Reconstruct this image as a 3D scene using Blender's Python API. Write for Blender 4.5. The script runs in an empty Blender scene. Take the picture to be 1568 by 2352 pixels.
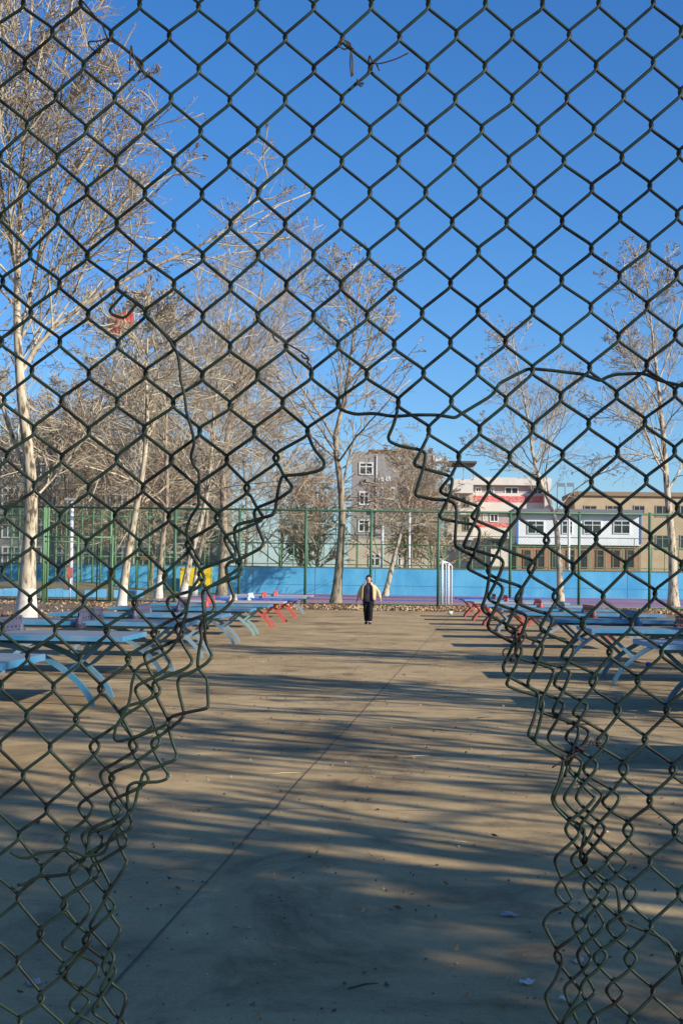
import bpy, bmesh, math, random
import numpy as np
from mathutils import Vector, Matrix
WIRES=[
[(-211,-288),(-218,-277),(-211,-264),(-149,-216),(-142,-206),(-149,-194),(-211,-146),(-218,-135),(-211,-122),(-149,-74),(-142,-64),(-149,-52),(-211,-4),(-218,7),(-211,20),(-149,58),(-142,69),(-149,82),(-207,134),(-214,145),(-207,158),(-145,204),(-138,214),(-145,226),(-202,276),(-209,287),(-202,300),(-135,348),(-128,359),(-135,372),(-198,418),(-205,428),(-198,440),(-134,488),(-127,498),(-134,510),(-195,572),(-202,583),(-195,596),(-130,634),(-123,645),(-130,658),(-194,706),(-201,717),(-194,730),(-132,774),(-125,784),(-132,796),(-191,840),(-198,851),(-191,864),(-127,908),(-120,918),(-127,930),(-186,976),(-193,987),(-186,1000),(-120,1036),(-113,1047),(-120,1060),(-185,1106),(-192,1117),(-185,1130),(-122,1168),(-115,1179),(-122,1192),(-190,1236),(-197,1247),(-190,1260),(-130,1300),(-123,1311),(-130,1324),(-195,1368),(-202,1378),(-195,1390),(-130,1432),(-123,1443),(-130,1456),(-201,1496),(-208,1507),(-201,1520),(-133,1564),(-126,1574),(-133,1586),(-203,1632),(-210,1643),(-203,1656),(-137,1702),(-130,1712),(-137,1724),(-211,1770),(-218,1780),(-211,1792),(-147,1838),(-140,1849),(-147,1862),(-220,1908),(-227,1918),(-220,1930),(-159,1978),(-152,1989),(-159,2002),(-223,2050),(-230,2061),(-223,2074),(-162,2124),(-155,2134),(-162,2146),(-223,2198),(-230,2208),(-223,2220),(-162,2268),(-155,2279),(-162,2292),(-218,2334),(-225,2345),(-218,2358),(-158,2406),(-151,2417),(-158,2430),(-218,2478),(-225,2489),(-218,2502),(-158,2550),(-151,2561),(-158,2574),(-218,2622),(-225,2633),(-218,2646),(-158,2694),(-151,2705),(-158,2718),(-218,2766),(-225,2777),(-218,2790),(-158,2838),(-151,2849),(-158,2862),(-218,2910),(-225,2921),(-218,2934),(-158,2982),(-151,2993),(-158,3006),(-218,3054),(-225,3065),(-218,3078),(-158,3126),(-151,3137),(-158,3150),(-218,3198),(-225,3209),(-218,3222),(-158,3270),(-151,3281),(-158,3294),(-218,3342),(-225,3353),(-218,3366),(-158,3414),(-151,3425),(-158,3438),(-218,3486),(-225,3497),(-218,3510),(-158,3558),(-151,3569),(-158,3582),(-218,3630),(-225,3641),(-218,3654),(-158,3702),(-151,3713),(-158,3726),(-218,3774),(-225,3785),(-218,3798),(-158,3846),(-151,3857),(-158,3870),(-218,3918),(-225,3929),(-218,3942),(-158,3990),(-151,4001),(-158,4014),(-218,4062),(-225,4073),(-218,4086),(-158,4134),(-151,4145),(-158,4158)],
[(-83,-288),(-76,-277),(-83,-264),(-143,-216),(-150,-206),(-143,-194),(-83,-146),(-76,-135),(-83,-122),(-143,-74),(-150,-64),(-143,-52),(-83,-4),(-76,7),(-83,20),(-143,58),(-150,69),(-143,82),(-79,134),(-72,145),(-79,158),(-139,204),(-146,214),(-139,226),(-74,276),(-67,287),(-74,300),(-129,348),(-136,359),(-129,372),(-70,418),(-63,428),(-70,440),(-128,488),(-135,498),(-128,510),(-67,572),(-60,583),(-67,596),(-124,634),(-131,645),(-124,658),(-66,706),(-59,717),(-66,730),(-126,774),(-133,784),(-126,796),(-63,840),(-56,851),(-63,864),(-121,908),(-128,918),(-121,930),(-58,976),(-51,987),(-58,1000),(-114,1036),(-121,1047),(-114,1060),(-57,1106),(-50,1117),(-57,1130),(-116,1168),(-123,1179),(-116,1192),(-62,1236),(-55,1247),(-62,1260),(-124,1300),(-131,1311),(-124,1324),(-67,1368),(-60,1378),(-67,1390),(-124,1432),(-131,1443),(-124,1456),(-73,1496),(-66,1507),(-73,1520),(-127,1564),(-134,1574),(-127,1586),(-75,1632),(-68,1643),(-75,1656),(-131,1702),(-138,1712),(-131,1724),(-83,1770),(-76,1780),(-83,1792),(-141,1838),(-148,1849),(-141,1862),(-92,1908),(-85,1918),(-92,1930),(-153,1978),(-160,1989),(-153,2002),(-95,2050),(-88,2061),(-95,2074),(-156,2124),(-163,2134),(-156,2146),(-95,2198),(-88,2208),(-95,2220),(-156,2268),(-163,2279),(-156,2292),(-90,2334),(-83,2345),(-90,2358),(-150,2406),(-157,2417),(-150,2430),(-90,2478),(-83,2489),(-90,2502),(-150,2550),(-157,2561),(-150,2574),(-90,2622),(-83,2633),(-90,2646),(-150,2694),(-157,2705),(-150,2718),(-90,2766),(-83,2777),(-90,2790),(-150,2838),(-157,2849),(-150,2862),(-90,2910),(-83,2921),(-90,2934),(-150,2982),(-157,2993),(-150,3006),(-90,3054),(-83,3065),(-90,3078),(-150,3126),(-157,3137),(-150,3150),(-90,3198),(-83,3209),(-90,3222),(-150,3270),(-157,3281),(-150,3294),(-90,3342),(-83,3353),(-90,3366),(-150,3414),(-157,3425),(-150,3438),(-90,3486),(-83,3497),(-90,3510),(-150,3558),(-157,3569),(-150,3582),(-90,3630),(-83,3641),(-90,3654),(-150,3702),(-157,3713),(-150,3726),(-90,3774),(-83,3785),(-90,3798),(-150,3846),(-157,3857),(-150,3870),(-90,3918),(-83,3929),(-90,3942),(-150,3990),(-157,4001),(-150,4014),(-90,4062),(-83,4073),(-90,4086),(-150,4134),(-157,4145),(-150,4158)],
[(-77,-288),(-84,-277),(-77,-264),(-15,-216),(-8,-206),(-15,-194),(-77,-146),(-84,-135),(-77,-122),(-15,-74),(-8,-64),(-15,-52),(-77,-4),(-84,7),(-77,20),(-15,58),(-8,69),(-15,82),(-73,134),(-80,145),(-73,158),(-11,204),(-4,214),(-11,226),(-68,276),(-75,287),(-68,300),(-1,348),(6,359),(-1,372),(-64,418),(-71,428),(-64,440),(0,488),(7,498),(0,510),(-61,572),(-68,583),(-61,596),(4,634),(11,645),(4,658),(-60,706),(-67,717),(-60,730),(2,774),(9,784),(2,796),(-57,840),(-64,851),(-57,864),(7,908),(14,918),(7,930),(-52,976),(-59,987),(-52,1000),(14,1036),(21,1047),(14,1060),(-51,1106),(-58,1117),(-51,1130),(12,1168),(19,1179),(12,1192),(-56,1236),(-63,1247),(-56,1260),(4,1300),(11,1311),(4,1324),(-61,1368),(-68,1378),(-61,1390),(4,1432),(11,1443),(4,1456),(-67,1496),(-74,1507),(-67,1520),(1,1564),(8,1574),(1,1586),(-69,1632),(-76,1643),(-69,1656),(-3,1702),(4,1712),(-3,1724),(-77,1770),(-84,1780),(-77,1792),(-13,1838),(-6,1849),(-13,1862),(-86,1908),(-93,1918),(-86,1930),(-25,1978),(-18,1989),(-25,2002),(-89,2050),(-96,2061),(-89,2074),(-28,2124),(-21,2134),(-28,2146),(-89,2198),(-96,2208),(-89,2220),(-28,2268),(-21,2279),(-28,2292),(-84,2334),(-91,2345),(-84,2358),(-24,2406),(-17,2417),(-24,2430),(-84,2478),(-91,2489),(-84,2502),(-24,2550),(-17,2561),(-24,2574),(-84,2622),(-91,2633),(-84,2646),(-24,2694),(-17,2705),(-24,2718),(-84,2766),(-91,2777),(-84,2790),(-24,2838),(-17,2849),(-24,2862),(-84,2910),(-91,2921),(-84,2934),(-24,2982),(-17,2993),(-24,3006),(-84,3054),(-91,3065),(-84,3078),(-24,3126),(-17,3137),(-24,3150),(-84,3198),(-91,3209),(-84,3222),(-24,3270),(-17,3281),(-24,3294),(-84,3342),(-91,3353),(-84,3366),(-24,3414),(-17,3425),(-24,3438),(-84,3486),(-91,3497),(-84,3510),(-24,3558),(-17,3569),(-24,3582),(-84,3630),(-91,3641),(-84,3654),(-24,3702),(-17,3713),(-24,3726),(-84,3774),(-91,3785),(-84,3798),(-24,3846),(-17,3857),(-24,3870),(-84,3918),(-91,3929),(-84,3942),(-24,3990),(-17,4001),(-24,4014),(-84,4062),(-91,4073),(-84,4086),(-24,4134),(-17,4145),(-24,4158)],
[(51,-288),(58,-277),(51,-264),(-9,-216),(-16,-206),(-9,-194),(51,-146),(58,-135),(51,-122),(-9,-74),(-16,-64),(-9,-52),(51,-4),(58,7),(51,20),(-9,58),(-16,69),(-9,82),(55,134),(62,145),(55,158),(-5,204),(-12,214),(-5,226),(60,276),(67,287),(60,300),(5,348),(-2,359),(5,372),(64,418),(71,428),(64,440),(6,488),(-1,498),(6,510),(67,572),(74,583),(67,596),(10,634),(3,645),(10,658),(68,706),(75,717),(68,730),(8,774),(1,784),(8,796),(71,840),(78,851),(71,864),(13,908),(6,918),(13,930),(76,976),(83,987),(76,1000),(20,1036),(13,1047),(20,1060),(77,1106),(84,1117),(77,1130),(18,1168),(11,1179),(18,1192),(72,1236),(79,1247),(72,1260),(10,1300),(3,1311),(10,1324),(67,1368),(74,1378),(67,1390),(10,1432),(3,1443),(10,1456),(61,1496),(68,1507),(61,1520),(7,1564),(0,1574),(7,1586),(59,1632),(66,1643),(59,1656),(3,1702),(-4,1712),(3,1724),(51,1770),(58,1780),(51,1792),(-7,1838),(-14,1849),(-7,1862),(42,1908),(49,1918),(42,1930),(-19,1978),(-26,1989),(-19,2002),(39,2050),(46,2061),(39,2074),(-22,2124),(-29,2134),(-22,2146),(39,2198),(46,2208),(39,2220),(-22,2268),(-29,2279),(-22,2292),(44,2334),(51,2345),(44,2358),(-16,2406),(-23,2417),(-16,2430),(44,2478),(51,2489),(44,2502),(-16,2550),(-23,2561),(-16,2574),(44,2622),(51,2633),(44,2646),(-16,2694),(-23,2705),(-16,2718),(44,2766),(51,2777),(44,2790),(-16,2838),(-23,2849),(-16,2862),(44,2910),(51,2921),(44,2934),(-16,2982),(-23,2993),(-16,3006),(44,3054),(51,3065),(44,3078),(-16,3126),(-23,3137),(-16,3150),(44,3198),(51,3209),(44,3222),(-16,3270),(-23,3281),(-16,3294),(44,3342),(51,3353),(44,3366),(-16,3414),(-23,3425),(-16,3438),(44,3486),(51,3497),(44,3510),(-16,3558),(-23,3569),(-16,3582),(44,3630),(51,3641),(44,3654),(-16,3702),(-23,3713),(-16,3726),(44,3774),(51,3785),(44,3798),(-16,3846),(-23,3857),(-16,3870),(44,3918),(51,3929),(44,3942),(-16,3990),(-23,4001),(-16,4014),(44,4062),(51,4073),(44,4086),(-16,4134),(-23,4145),(-16,4158)],
[(57,-288),(50,-277),(57,-264),(118,-216),(125,-206),(118,-194),(57,-146),(50,-135),(57,-122),(118,-74),(125,-64),(118,-52),(57,-4),(50,7),(57,20),(118,62),(125,73),(118,86),(61,134),(54,145),(61,158),(126,210),(133,220),(126,232),(66,276),(59,287),(66,300),(130,352),(137,363),(130,376),(70,418),(63,428),(70,440),(131,492),(138,503),(131,516),(73,572),(66,583),(73,596),(134,640),(141,651),(134,664),(74,706),(67,717),(74,730),(135,774),(142,785),(135,798),(77,840),(70,851),(77,864),(139,910),(146,921),(139,934),(82,976),(75,987),(82,1000),(140,1042),(147,1052),(140,1064),(83,1106),(76,1117),(83,1130),(137,1176),(144,1187),(137,1200),(78,1236),(71,1247),(78,1260),(133,1302),(140,1313),(133,1326),(73,1368),(66,1378),(73,1390),(125,1436),(132,1447),(125,1460),(67,1496),(60,1507),(67,1520),(121,1568),(128,1578),(121,1590),(65,1632),(58,1643),(65,1656),(113,1706),(120,1716),(113,1728),(57,1770),(50,1780),(57,1792),(105,1846),(112,1857),(105,1870),(48,1908),(41,1918),(48,1930),(95,1986),(102,1996),(95,2008),(45,2050),(38,2061),(45,2074),(91,2129),(103,2143),(91,2161),(45,2198),(38,2208),(45,2220),(92,2277),(104,2291),(92,2309),(50,2334),(43,2345),(50,2358),(110,2406),(117,2417),(110,2430),(50,2478),(43,2489),(50,2502),(110,2550),(117,2561),(110,2574),(50,2622),(43,2633),(50,2646),(110,2694),(117,2705),(110,2718),(50,2766),(43,2777),(50,2790),(110,2838),(117,2849),(110,2862),(50,2910),(43,2921),(50,2934),(110,2982),(117,2993),(110,3006),(50,3054),(43,3065),(50,3078),(110,3126),(117,3137),(110,3150),(50,3198),(43,3209),(50,3222),(110,3270),(117,3281),(110,3294),(50,3342),(43,3353),(50,3366),(110,3414),(117,3425),(110,3438),(50,3486),(43,3497),(50,3510),(110,3558),(117,3569),(110,3582),(50,3630),(43,3641),(50,3654),(110,3702),(117,3713),(110,3726),(50,3774),(43,3785),(50,3798),(110,3846),(117,3857),(110,3870),(50,3918),(43,3929),(50,3942),(110,3990),(117,4001),(110,4014),(50,4062),(43,4073),(50,4086),(110,4134),(117,4145),(110,4158)],
[(183,-288),(190,-278),(183,-266),(124,-218),(117,-207),(124,-194),(183,-146),(190,-136),(183,-124),(124,-76),(117,-65),(124,-52),(183,-4),(190,6),(183,18),(124,62),(117,73),(124,86),(190,140),(197,150),(190,162),(132,210),(125,220),(132,232),(196,286),(203,296),(196,308),(136,352),(129,363),(136,376),(197,428),(204,438),(197,450),(137,492),(130,503),(137,516),(198,576),(205,586),(198,598),(140,640),(133,651),(140,664),(200,712),(207,722),(200,734),(141,774),(134,785),(141,798),(202,848),(209,859),(202,872),(145,910),(138,921),(145,934),(202,980),(209,990),(202,1002),(146,1042),(139,1052),(146,1064),(202,1110),(209,1121),(202,1134),(143,1176),(136,1187),(143,1200),(197,1240),(204,1250),(197,1262),(139,1302),(132,1313),(139,1326),(191,1370),(198,1380),(191,1392),(131,1436),(124,1447),(131,1460),(181,1504),(188,1514),(181,1526),(127,1568),(120,1578),(127,1590),(173,1640),(183,1651),(173,1666),(119,1706),(112,1716),(119,1728),(165,1773),(176,1785),(165,1801),(111,1846),(104,1857),(111,1870),(153,1912),(165,1926),(153,1944),(101,1986),(94,1996),(101,2008),(144,2063),(158,2078),(144,2097),(97,2129),(85,2143),(97,2161),(142,2206),(157,2222),(142,2242),(98,2277),(86,2291),(98,2309),(146,2352),(161,2368),(146,2388),(87,2430),(80,2441),(87,2454),(147,2502),(154,2513),(147,2526),(87,2574),(80,2585),(87,2598),(147,2646),(154,2657),(147,2670),(87,2718),(80,2729),(87,2742),(147,2790),(154,2801),(147,2814),(87,2862),(80,2873),(87,2886),(147,2934),(154,2945),(147,2958),(87,3006),(80,3017),(87,3030),(147,3078),(154,3089),(147,3102),(87,3150),(80,3161),(87,3174),(147,3222),(154,3233),(147,3246),(87,3294),(80,3305),(87,3318),(147,3366),(154,3377),(147,3390),(87,3438),(80,3449),(87,3462),(147,3510),(154,3521),(147,3534),(87,3582),(80,3593),(87,3606),(147,3654),(154,3665),(147,3678),(87,3726),(80,3737),(87,3750),(147,3798),(154,3809),(147,3822),(87,3870),(80,3881),(87,3894),(147,3942),(154,3953),(147,3966),(87,4014),(80,4025),(87,4038),(147,4086),(154,4097),(147,4110),(87,4158),(80,4169),(87,4182)],
[(189,-288),(182,-278),(189,-266),(253,-218),(260,-207),(253,-194),(189,-146),(182,-136),(189,-124),(253,-76),(260,-65),(253,-52),(189,-4),(182,6),(189,18),(253,68),(260,78),(253,90),(196,140),(189,150),(196,162),(261,214),(268,224),(261,236),(202,286),(195,296),(202,308),(264,358),(271,369),(264,382),(203,428),(196,438),(203,450),(266,502),(273,513),(266,526),(204,576),(197,586),(204,598),(266,642),(273,653),(266,666),(206,712),(199,722),(206,734),(268,780),(275,790),(268,802),(208,848),(201,859),(208,872),(267,912),(274,923),(267,936),(208,980),(201,990),(208,1002),(266,1044),(273,1054),(266,1066),(208,1110),(201,1121),(208,1134),(262,1174),(269,1184),(262,1196),(203,1240),(196,1250),(203,1262),(255,1306),(262,1317),(255,1330),(197,1370),(190,1380),(197,1392),(243,1436),(253,1447),(243,1462),(187,1504),(180,1514),(187,1526),(229,1569),(240,1581),(229,1597),(179,1640),(169,1651),(179,1666),(215,1695),(232,1713),(215,1737),(171,1773),(160,1785),(171,1801),(195,1829),(219,1854),(195,1885),(159,1912),(147,1926),(159,1944),(150,1952),(184,1981),(202,1997),(211,2013),(206,2021),(179,2044),(154,2056),(142,2078),(144,2091),(179,2125),(204,2145),(208,2156),(192,2178),(148,2214),(135,2227),(143,2243),(183,2276),(204,2292),(206,2302),(183,2330),(161,2352),(157,2368),(175,2393)],
[(318,-286),(325,-275),(318,-262),(259,-214),(252,-204),(259,-192),(318,-144),(325,-133),(318,-120),(259,-72),(252,-62),(259,-50),(318,-2),(325,9),(318,22),(259,68),(252,78),(259,90),(322,140),(329,151),(322,164),(267,214),(260,224),(267,236),(327,286),(334,296),(327,308),(270,358),(263,369),(270,382),(330,432),(337,443),(330,456),(272,502),(265,513),(272,526),(331,578),(338,588),(331,600),(272,642),(265,653),(272,666),(332,708),(339,718),(332,730),(274,780),(267,790),(274,802),(332,846),(339,857),(332,870),(273,912),(266,923),(273,936),(329,976),(336,987),(329,1000),(272,1044),(265,1054),(272,1066),(326,1110),(333,1120),(326,1132),(268,1174),(261,1184),(268,1196),(319,1240),(326,1250),(319,1262),(261,1306),(254,1317),(261,1330),(307,1373),(317,1384),(307,1399),(249,1436),(239,1447),(249,1462),(292,1502),(302,1513),(292,1528),(235,1569),(224,1581),(235,1597),(242,1596),(273,1634),(282,1647),(273,1663),(215,1701),(206,1714),(211,1725),(222,1739),(249,1769),(263,1786),(261,1794),(255,1800),(202,1832),(184,1846),(181,1856),(190,1872),(215,1899),(231,1916),(238,1930),(233,1941),(215,1954),(184,1977),(161,1992),(159,2004),(166,2021),(177,2039),(202,2072),(208,2080),(209,2091),(201,2102),(179,2131),(145,2163),(144,2172),(154,2180),(175,2189),(215,2207),(227,2221),(224,2234),(197,2268),(163,2301),(160,2312),(175,2328),(215,2348),(228,2364),(215,2386),(192,2404)],
[(324,-286),(317,-275),(324,-262),(386,-214),(393,-204),(386,-192),(324,-144),(317,-133),(324,-120),(386,-72),(393,-62),(386,-50),(324,-2),(317,9),(324,22),(386,70),(393,81),(386,94),(328,140),(321,151),(328,164),(390,214),(397,225),(390,238),(333,286),(326,296),(333,308),(396,360),(403,371),(396,384),(336,432),(329,443),(336,456),(397,506),(404,517),(397,530),(337,578),(330,588),(337,600),(397,642),(404,653),(397,666),(338,708),(331,718),(338,730),(397,784),(404,794),(397,806),(338,846),(331,857),(338,870),(395,914),(402,925),(395,938),(335,976),(328,987),(335,1000),(391,1044),(398,1055),(391,1068),(332,1110),(325,1120),(332,1132),(385,1176),(392,1187),(385,1200),(325,1240),(318,1250),(325,1262),(376,1311),(386,1322),(376,1337),(313,1373),(303,1384),(313,1399),(351,1439),(365,1454),(351,1473),(298,1502),(288,1513),(298,1528),(298,1529),(329,1564),(345,1580),(353,1591),(350,1599),(331,1616),(287,1643),(279,1652),(280,1660),(296,1683),(304,1691)],
[(453,-280),(460,-270),(453,-258),(392,-210),(385,-199),(392,-186),(453,-138),(460,-128),(453,-116),(392,-68),(385,-57),(392,-44),(453,4),(460,14),(453,26),(392,70),(385,81),(392,94),(454,148),(461,158),(454,170),(396,214),(389,225),(396,238),(458,290),(465,301),(458,314),(402,360),(395,371),(402,384),(461,434),(468,445),(461,458),(403,506),(396,517),(403,530),(463,578),(470,589),(463,602),(403,642),(396,653),(403,666),(463,716),(470,727),(463,740),(403,784),(396,794),(403,806),(462,852),(469,863),(462,876),(401,914),(394,925),(401,938),(456,980),(463,990),(456,1002),(397,1044),(390,1055),(397,1068),(448,1112),(455,1122),(448,1134),(391,1176),(384,1187),(391,1200),(432,1232),(447,1248),(432,1268),(381,1315),(374,1325),(378,1338),(399,1365),(420,1380),(430,1391),(423,1407),(408,1417),(351,1447),(347,1456),(357,1470),(378,1499),(393,1523),(384,1535),(354,1555),(318,1573),(310,1582),(314,1593),(325,1611),(349,1645),(354,1660),(361,1683),(369,1702),(363,1714),(338,1732),(305,1757),(264,1772),(253,1782),(252,1790),(262,1809),(273,1829),(298,1863),(289,1878),(271,1892),(235,1905),(209,1910),(205,1921),(203,1945),(197,1968),(186,1986),(178,1998),(161,2007),(117,2013),(92,2012),(76,2020),(58,2031),(41,2033)],
[(459,-280),(452,-270),(459,-258),(521,-210),(528,-199),(521,-186),(459,-138),(452,-128),(459,-116),(521,-68),(528,-57),(521,-44),(459,4),(452,14),(459,26),(521,74),(528,85),(521,98),(460,148),(453,158),(460,170),(525,220),(532,230),(525,242),(464,290),(457,301),(464,314),(524,362),(531,373),(524,386),(467,434),(460,445),(467,458),(527,504),(534,515),(527,528),(469,578),(462,589),(469,602),(527,648),(534,658),(527,670),(469,716),(462,727),(469,740),(526,786),(533,797),(526,810),(468,852),(461,863),(468,876),(525,920),(532,930),(525,942),(462,980),(455,990),(462,1002),(518,1044),(525,1055),(518,1068),(454,1112),(447,1122),(454,1134),(497,1176),(508,1188),(497,1204),(435,1240),(426,1248),(432,1261),(460,1306),(472,1330),(459,1347),(438,1358),(393,1370),(383,1379),(387,1392),(420,1446),(423,1459),(411,1468),(367,1487),(336,1499),(331,1505),(336,1524),(354,1558),(365,1576),(369,1586),(363,1597),(331,1611),(294,1621),(280,1630),(278,1639),(287,1658),(302,1687),(316,1712),(314,1723),(300,1732),(247,1763),(232,1774),(231,1784),(242,1808),(260,1834),(279,1858),(278,1867),(269,1876),(217,1899),(193,1912),(188,1921),(195,1939),(206,1959),(215,1975),(226,1995),(231,2008),(220,2017),(182,2039),(152,2058),(144,2071),(150,2087),(183,2129),(205,2147),(208,2158),(195,2183),(154,2227),(151,2243),(163,2256),(195,2272),(228,2288),(231,2294),(224,2314)],
[(587,-284),(594,-273),(587,-260),(527,-212),(520,-202),(527,-190),(587,-142),(594,-131),(587,-118),(527,-70),(520,-60),(527,-48),(587,0),(594,11),(587,24),(527,74),(520,85),(527,98),(586,148),(593,158),(586,170),(531,220),(524,230),(531,242),(590,292),(597,302),(590,314),(530,362),(523,373),(530,386),(590,432),(597,443),(590,456),(533,504),(526,515),(533,528),(590,576),(597,586),(590,598),(533,648),(526,658),(533,670),(590,716),(597,727),(590,740),(532,786),(525,797),(532,810),(589,850),(596,861),(589,874),(531,920),(524,930),(531,942),(581,980),(588,991),(581,1004),(524,1044),(517,1055),(524,1068),(564,1108),(575,1120),(564,1136),(503,1176),(492,1188),(503,1204),(518,1228),(539,1258),(543,1271),(530,1281),(465,1306),(455,1315),(459,1327),(471,1347),(483,1367),(494,1392),(491,1403),(477,1410),(408,1434),(402,1442),(411,1461),(423,1484),(441,1513),(441,1523),(428,1535),(399,1547),(361,1562),(350,1570),(354,1585),(365,1611),(385,1649),(386,1658),(381,1665),(358,1676),(309,1694),(299,1702),(297,1711),(304,1725),(315,1745),(340,1783),(342,1793),(318,1811),(262,1836),(253,1846),(257,1861),(271,1890),(289,1921),(295,1932),(289,1943),(233,1977),(209,1990),(207,2004),(215,2019),(242,2050),(262,2073),(265,2084),(255,2098),(213,2136),(192,2154),(191,2165),(206,2178),(255,2214),(268,2226),(264,2239),(237,2283),(215,2314),(215,2328),(250,2350),(259,2364)],
[(593,-284),(586,-273),(593,-260),(652,-212),(659,-202),(652,-190),(593,-142),(586,-131),(593,-118),(652,-70),(659,-60),(652,-48),(593,0),(586,11),(593,24),(652,76),(659,86),(652,98),(592,148),(585,158),(592,170),(652,218),(659,229),(652,242),(596,292),(589,302),(596,314),(652,360),(659,371),(652,384),(596,432),(589,443),(596,456),(652,504),(659,515),(652,528),(596,576),(589,586),(596,598),(655,644),(662,655),(655,668),(596,716),(589,727),(596,740),(654,784),(661,794),(654,806),(595,850),(588,861),(595,874),(646,914),(653,925),(646,938),(587,980),(580,991),(587,1004),(631,1039),(642,1051),(631,1067),(570,1108),(559,1120),(570,1136),(576,1139),(590,1166),(603,1185),(602,1194),(590,1201),(542,1222),(520,1229),(515,1238),(521,1252),(539,1285),(554,1303),(555,1316),(545,1325),(521,1333),(477,1349),(465,1359),(468,1407),(472,1446),(470,1464),(474,1477),(486,1502),(486,1510),(474,1524),(452,1538),(428,1549),(412,1555),(408,1568),(412,1593),(419,1620),(423,1638),(421,1646),(412,1656),(390,1674),(365,1692),(351,1698),(348,1710),(354,1725),(369,1752),(384,1774),(387,1782),(382,1790),(365,1796),(331,1797),(309,1797),(295,1805),(292,1820),(295,1856),(302,1883),(304,1893),(298,1904),(282,1914),(242,1938),(220,1954),(220,1966),(228,1983),(255,2035),(250,2053),(237,2075),(215,2111),(206,2126),(213,2140),(250,2180),(264,2195),(259,2214),(244,2250),(230,2270),(235,2290),(266,2335),(288,2346),(291,2364)],
[(717,-280),(724,-270),(717,-258),(658,-210),(651,-199),(658,-186),(717,-138),(724,-128),(717,-116),(658,-68),(651,-57),(658,-44),(717,4),(724,14),(717,26),(658,76),(651,86),(658,98),(718,148),(725,158),(718,170),(658,218),(651,229),(658,242),(716,290),(723,301),(716,314),(658,360),(651,371),(658,384),(716,432),(723,443),(716,456),(658,504),(651,515),(658,528),(717,574),(724,585),(717,598),(661,644),(654,655),(661,668),(717,714),(724,725),(717,738),(660,784),(653,794),(660,806),(712,848),(719,859),(712,872),(652,914),(645,925),(652,938),(703,980),(710,990),(703,1002),(637,1039),(626,1051),(637,1067),(639,1067),(651,1091),(672,1118),(668,1127),(636,1148),(591,1166),(583,1175),(586,1191),(591,1208),(607,1248),(596,1261),(554,1283),(527,1291),(519,1301),(523,1330),(536,1365),(537,1376),(518,1398),(483,1419),(463,1428),(459,1440),(463,1455),(463,1468),(458,1488),(454,1522),(455,1536),(472,1553),(477,1564),(477,1593),(479,1616),(476,1627),(463,1630),(421,1638),(396,1645),(388,1653),(386,1667),(390,1683),(399,1712),(408,1735),(403,1745),(390,1750),(369,1759),(336,1769),(327,1781),(326,1787),(318,1811),(313,1834),(309,1854),(278,1890),(268,1908),(273,1934),(282,1959),(293,1978),(289,1988),(260,2033),(250,2044),(238,2061),(244,2078),(257,2104),(276,2129),(277,2138),(266,2163),(242,2203),(234,2216),(244,2239),(257,2259),(288,2281),(290,2299),(277,2337),(268,2359)],
[(723,-280),(716,-270),(723,-258),(783,-210),(790,-199),(783,-186),(723,-138),(716,-128),(723,-116),(783,-68),(790,-57),(783,-44),(723,4),(716,14),(723,26),(783,78),(790,88),(783,100),(724,148),(717,158),(724,170),(782,218),(789,228),(782,240),(722,290),(715,301),(722,314),(782,360),(789,371),(782,384),(722,432),(715,443),(722,456),(780,504),(787,515),(780,528),(723,574),(716,585),(723,598),(780,644),(787,655),(780,668),(723,714),(716,725),(723,738),(774,782),(781,792),(774,804),(718,848),(711,859),(718,872),(773,914),(780,925),(773,938),(709,980),(702,990),(709,1002),(720,1030),(745,1060),(744,1073),(731,1082),(700,1089),(658,1092),(648,1094),(641,1114),(635,1148),(632,1175),(626,1183),(601,1190),(545,1205),(538,1214),(539,1234),(554,1288),(555,1297),(548,1307),(500,1338),(467,1356),(465,1368),(471,1407),(477,1446)],
[(849,-284),(856,-273),(849,-260),(789,-212),(782,-202),(789,-190),(849,-142),(856,-131),(849,-118),(789,-70),(782,-60),(789,-48),(849,0),(856,11),(849,24),(789,78),(782,88),(789,100),(847,146),(854,156),(847,168),(788,218),(781,228),(788,240),(847,288),(854,299),(847,312),(788,360),(781,371),(788,384),(846,430),(853,441),(846,454),(786,504),(779,515),(786,528),(843,572),(850,583),(843,596),(786,644),(779,655),(786,668),(840,714),(847,724),(840,736),(780,782),(773,792),(780,804),(839,848),(846,859),(839,872),(779,914),(772,925),(779,938),(793,945),(817,952),(857,949),(904,957),(951,953),(1005,953),(1045,960),(1058,951),(1123,912),(1136,900),(1141,889),(1146,881),(1177,864),(1210,848),(1224,847),(1277,852),(1307,856),(1337,859),(1378,875),(1391,867),(1411,860),(1478,857),(1512,874),(1568,887),(1612,894)],
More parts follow.
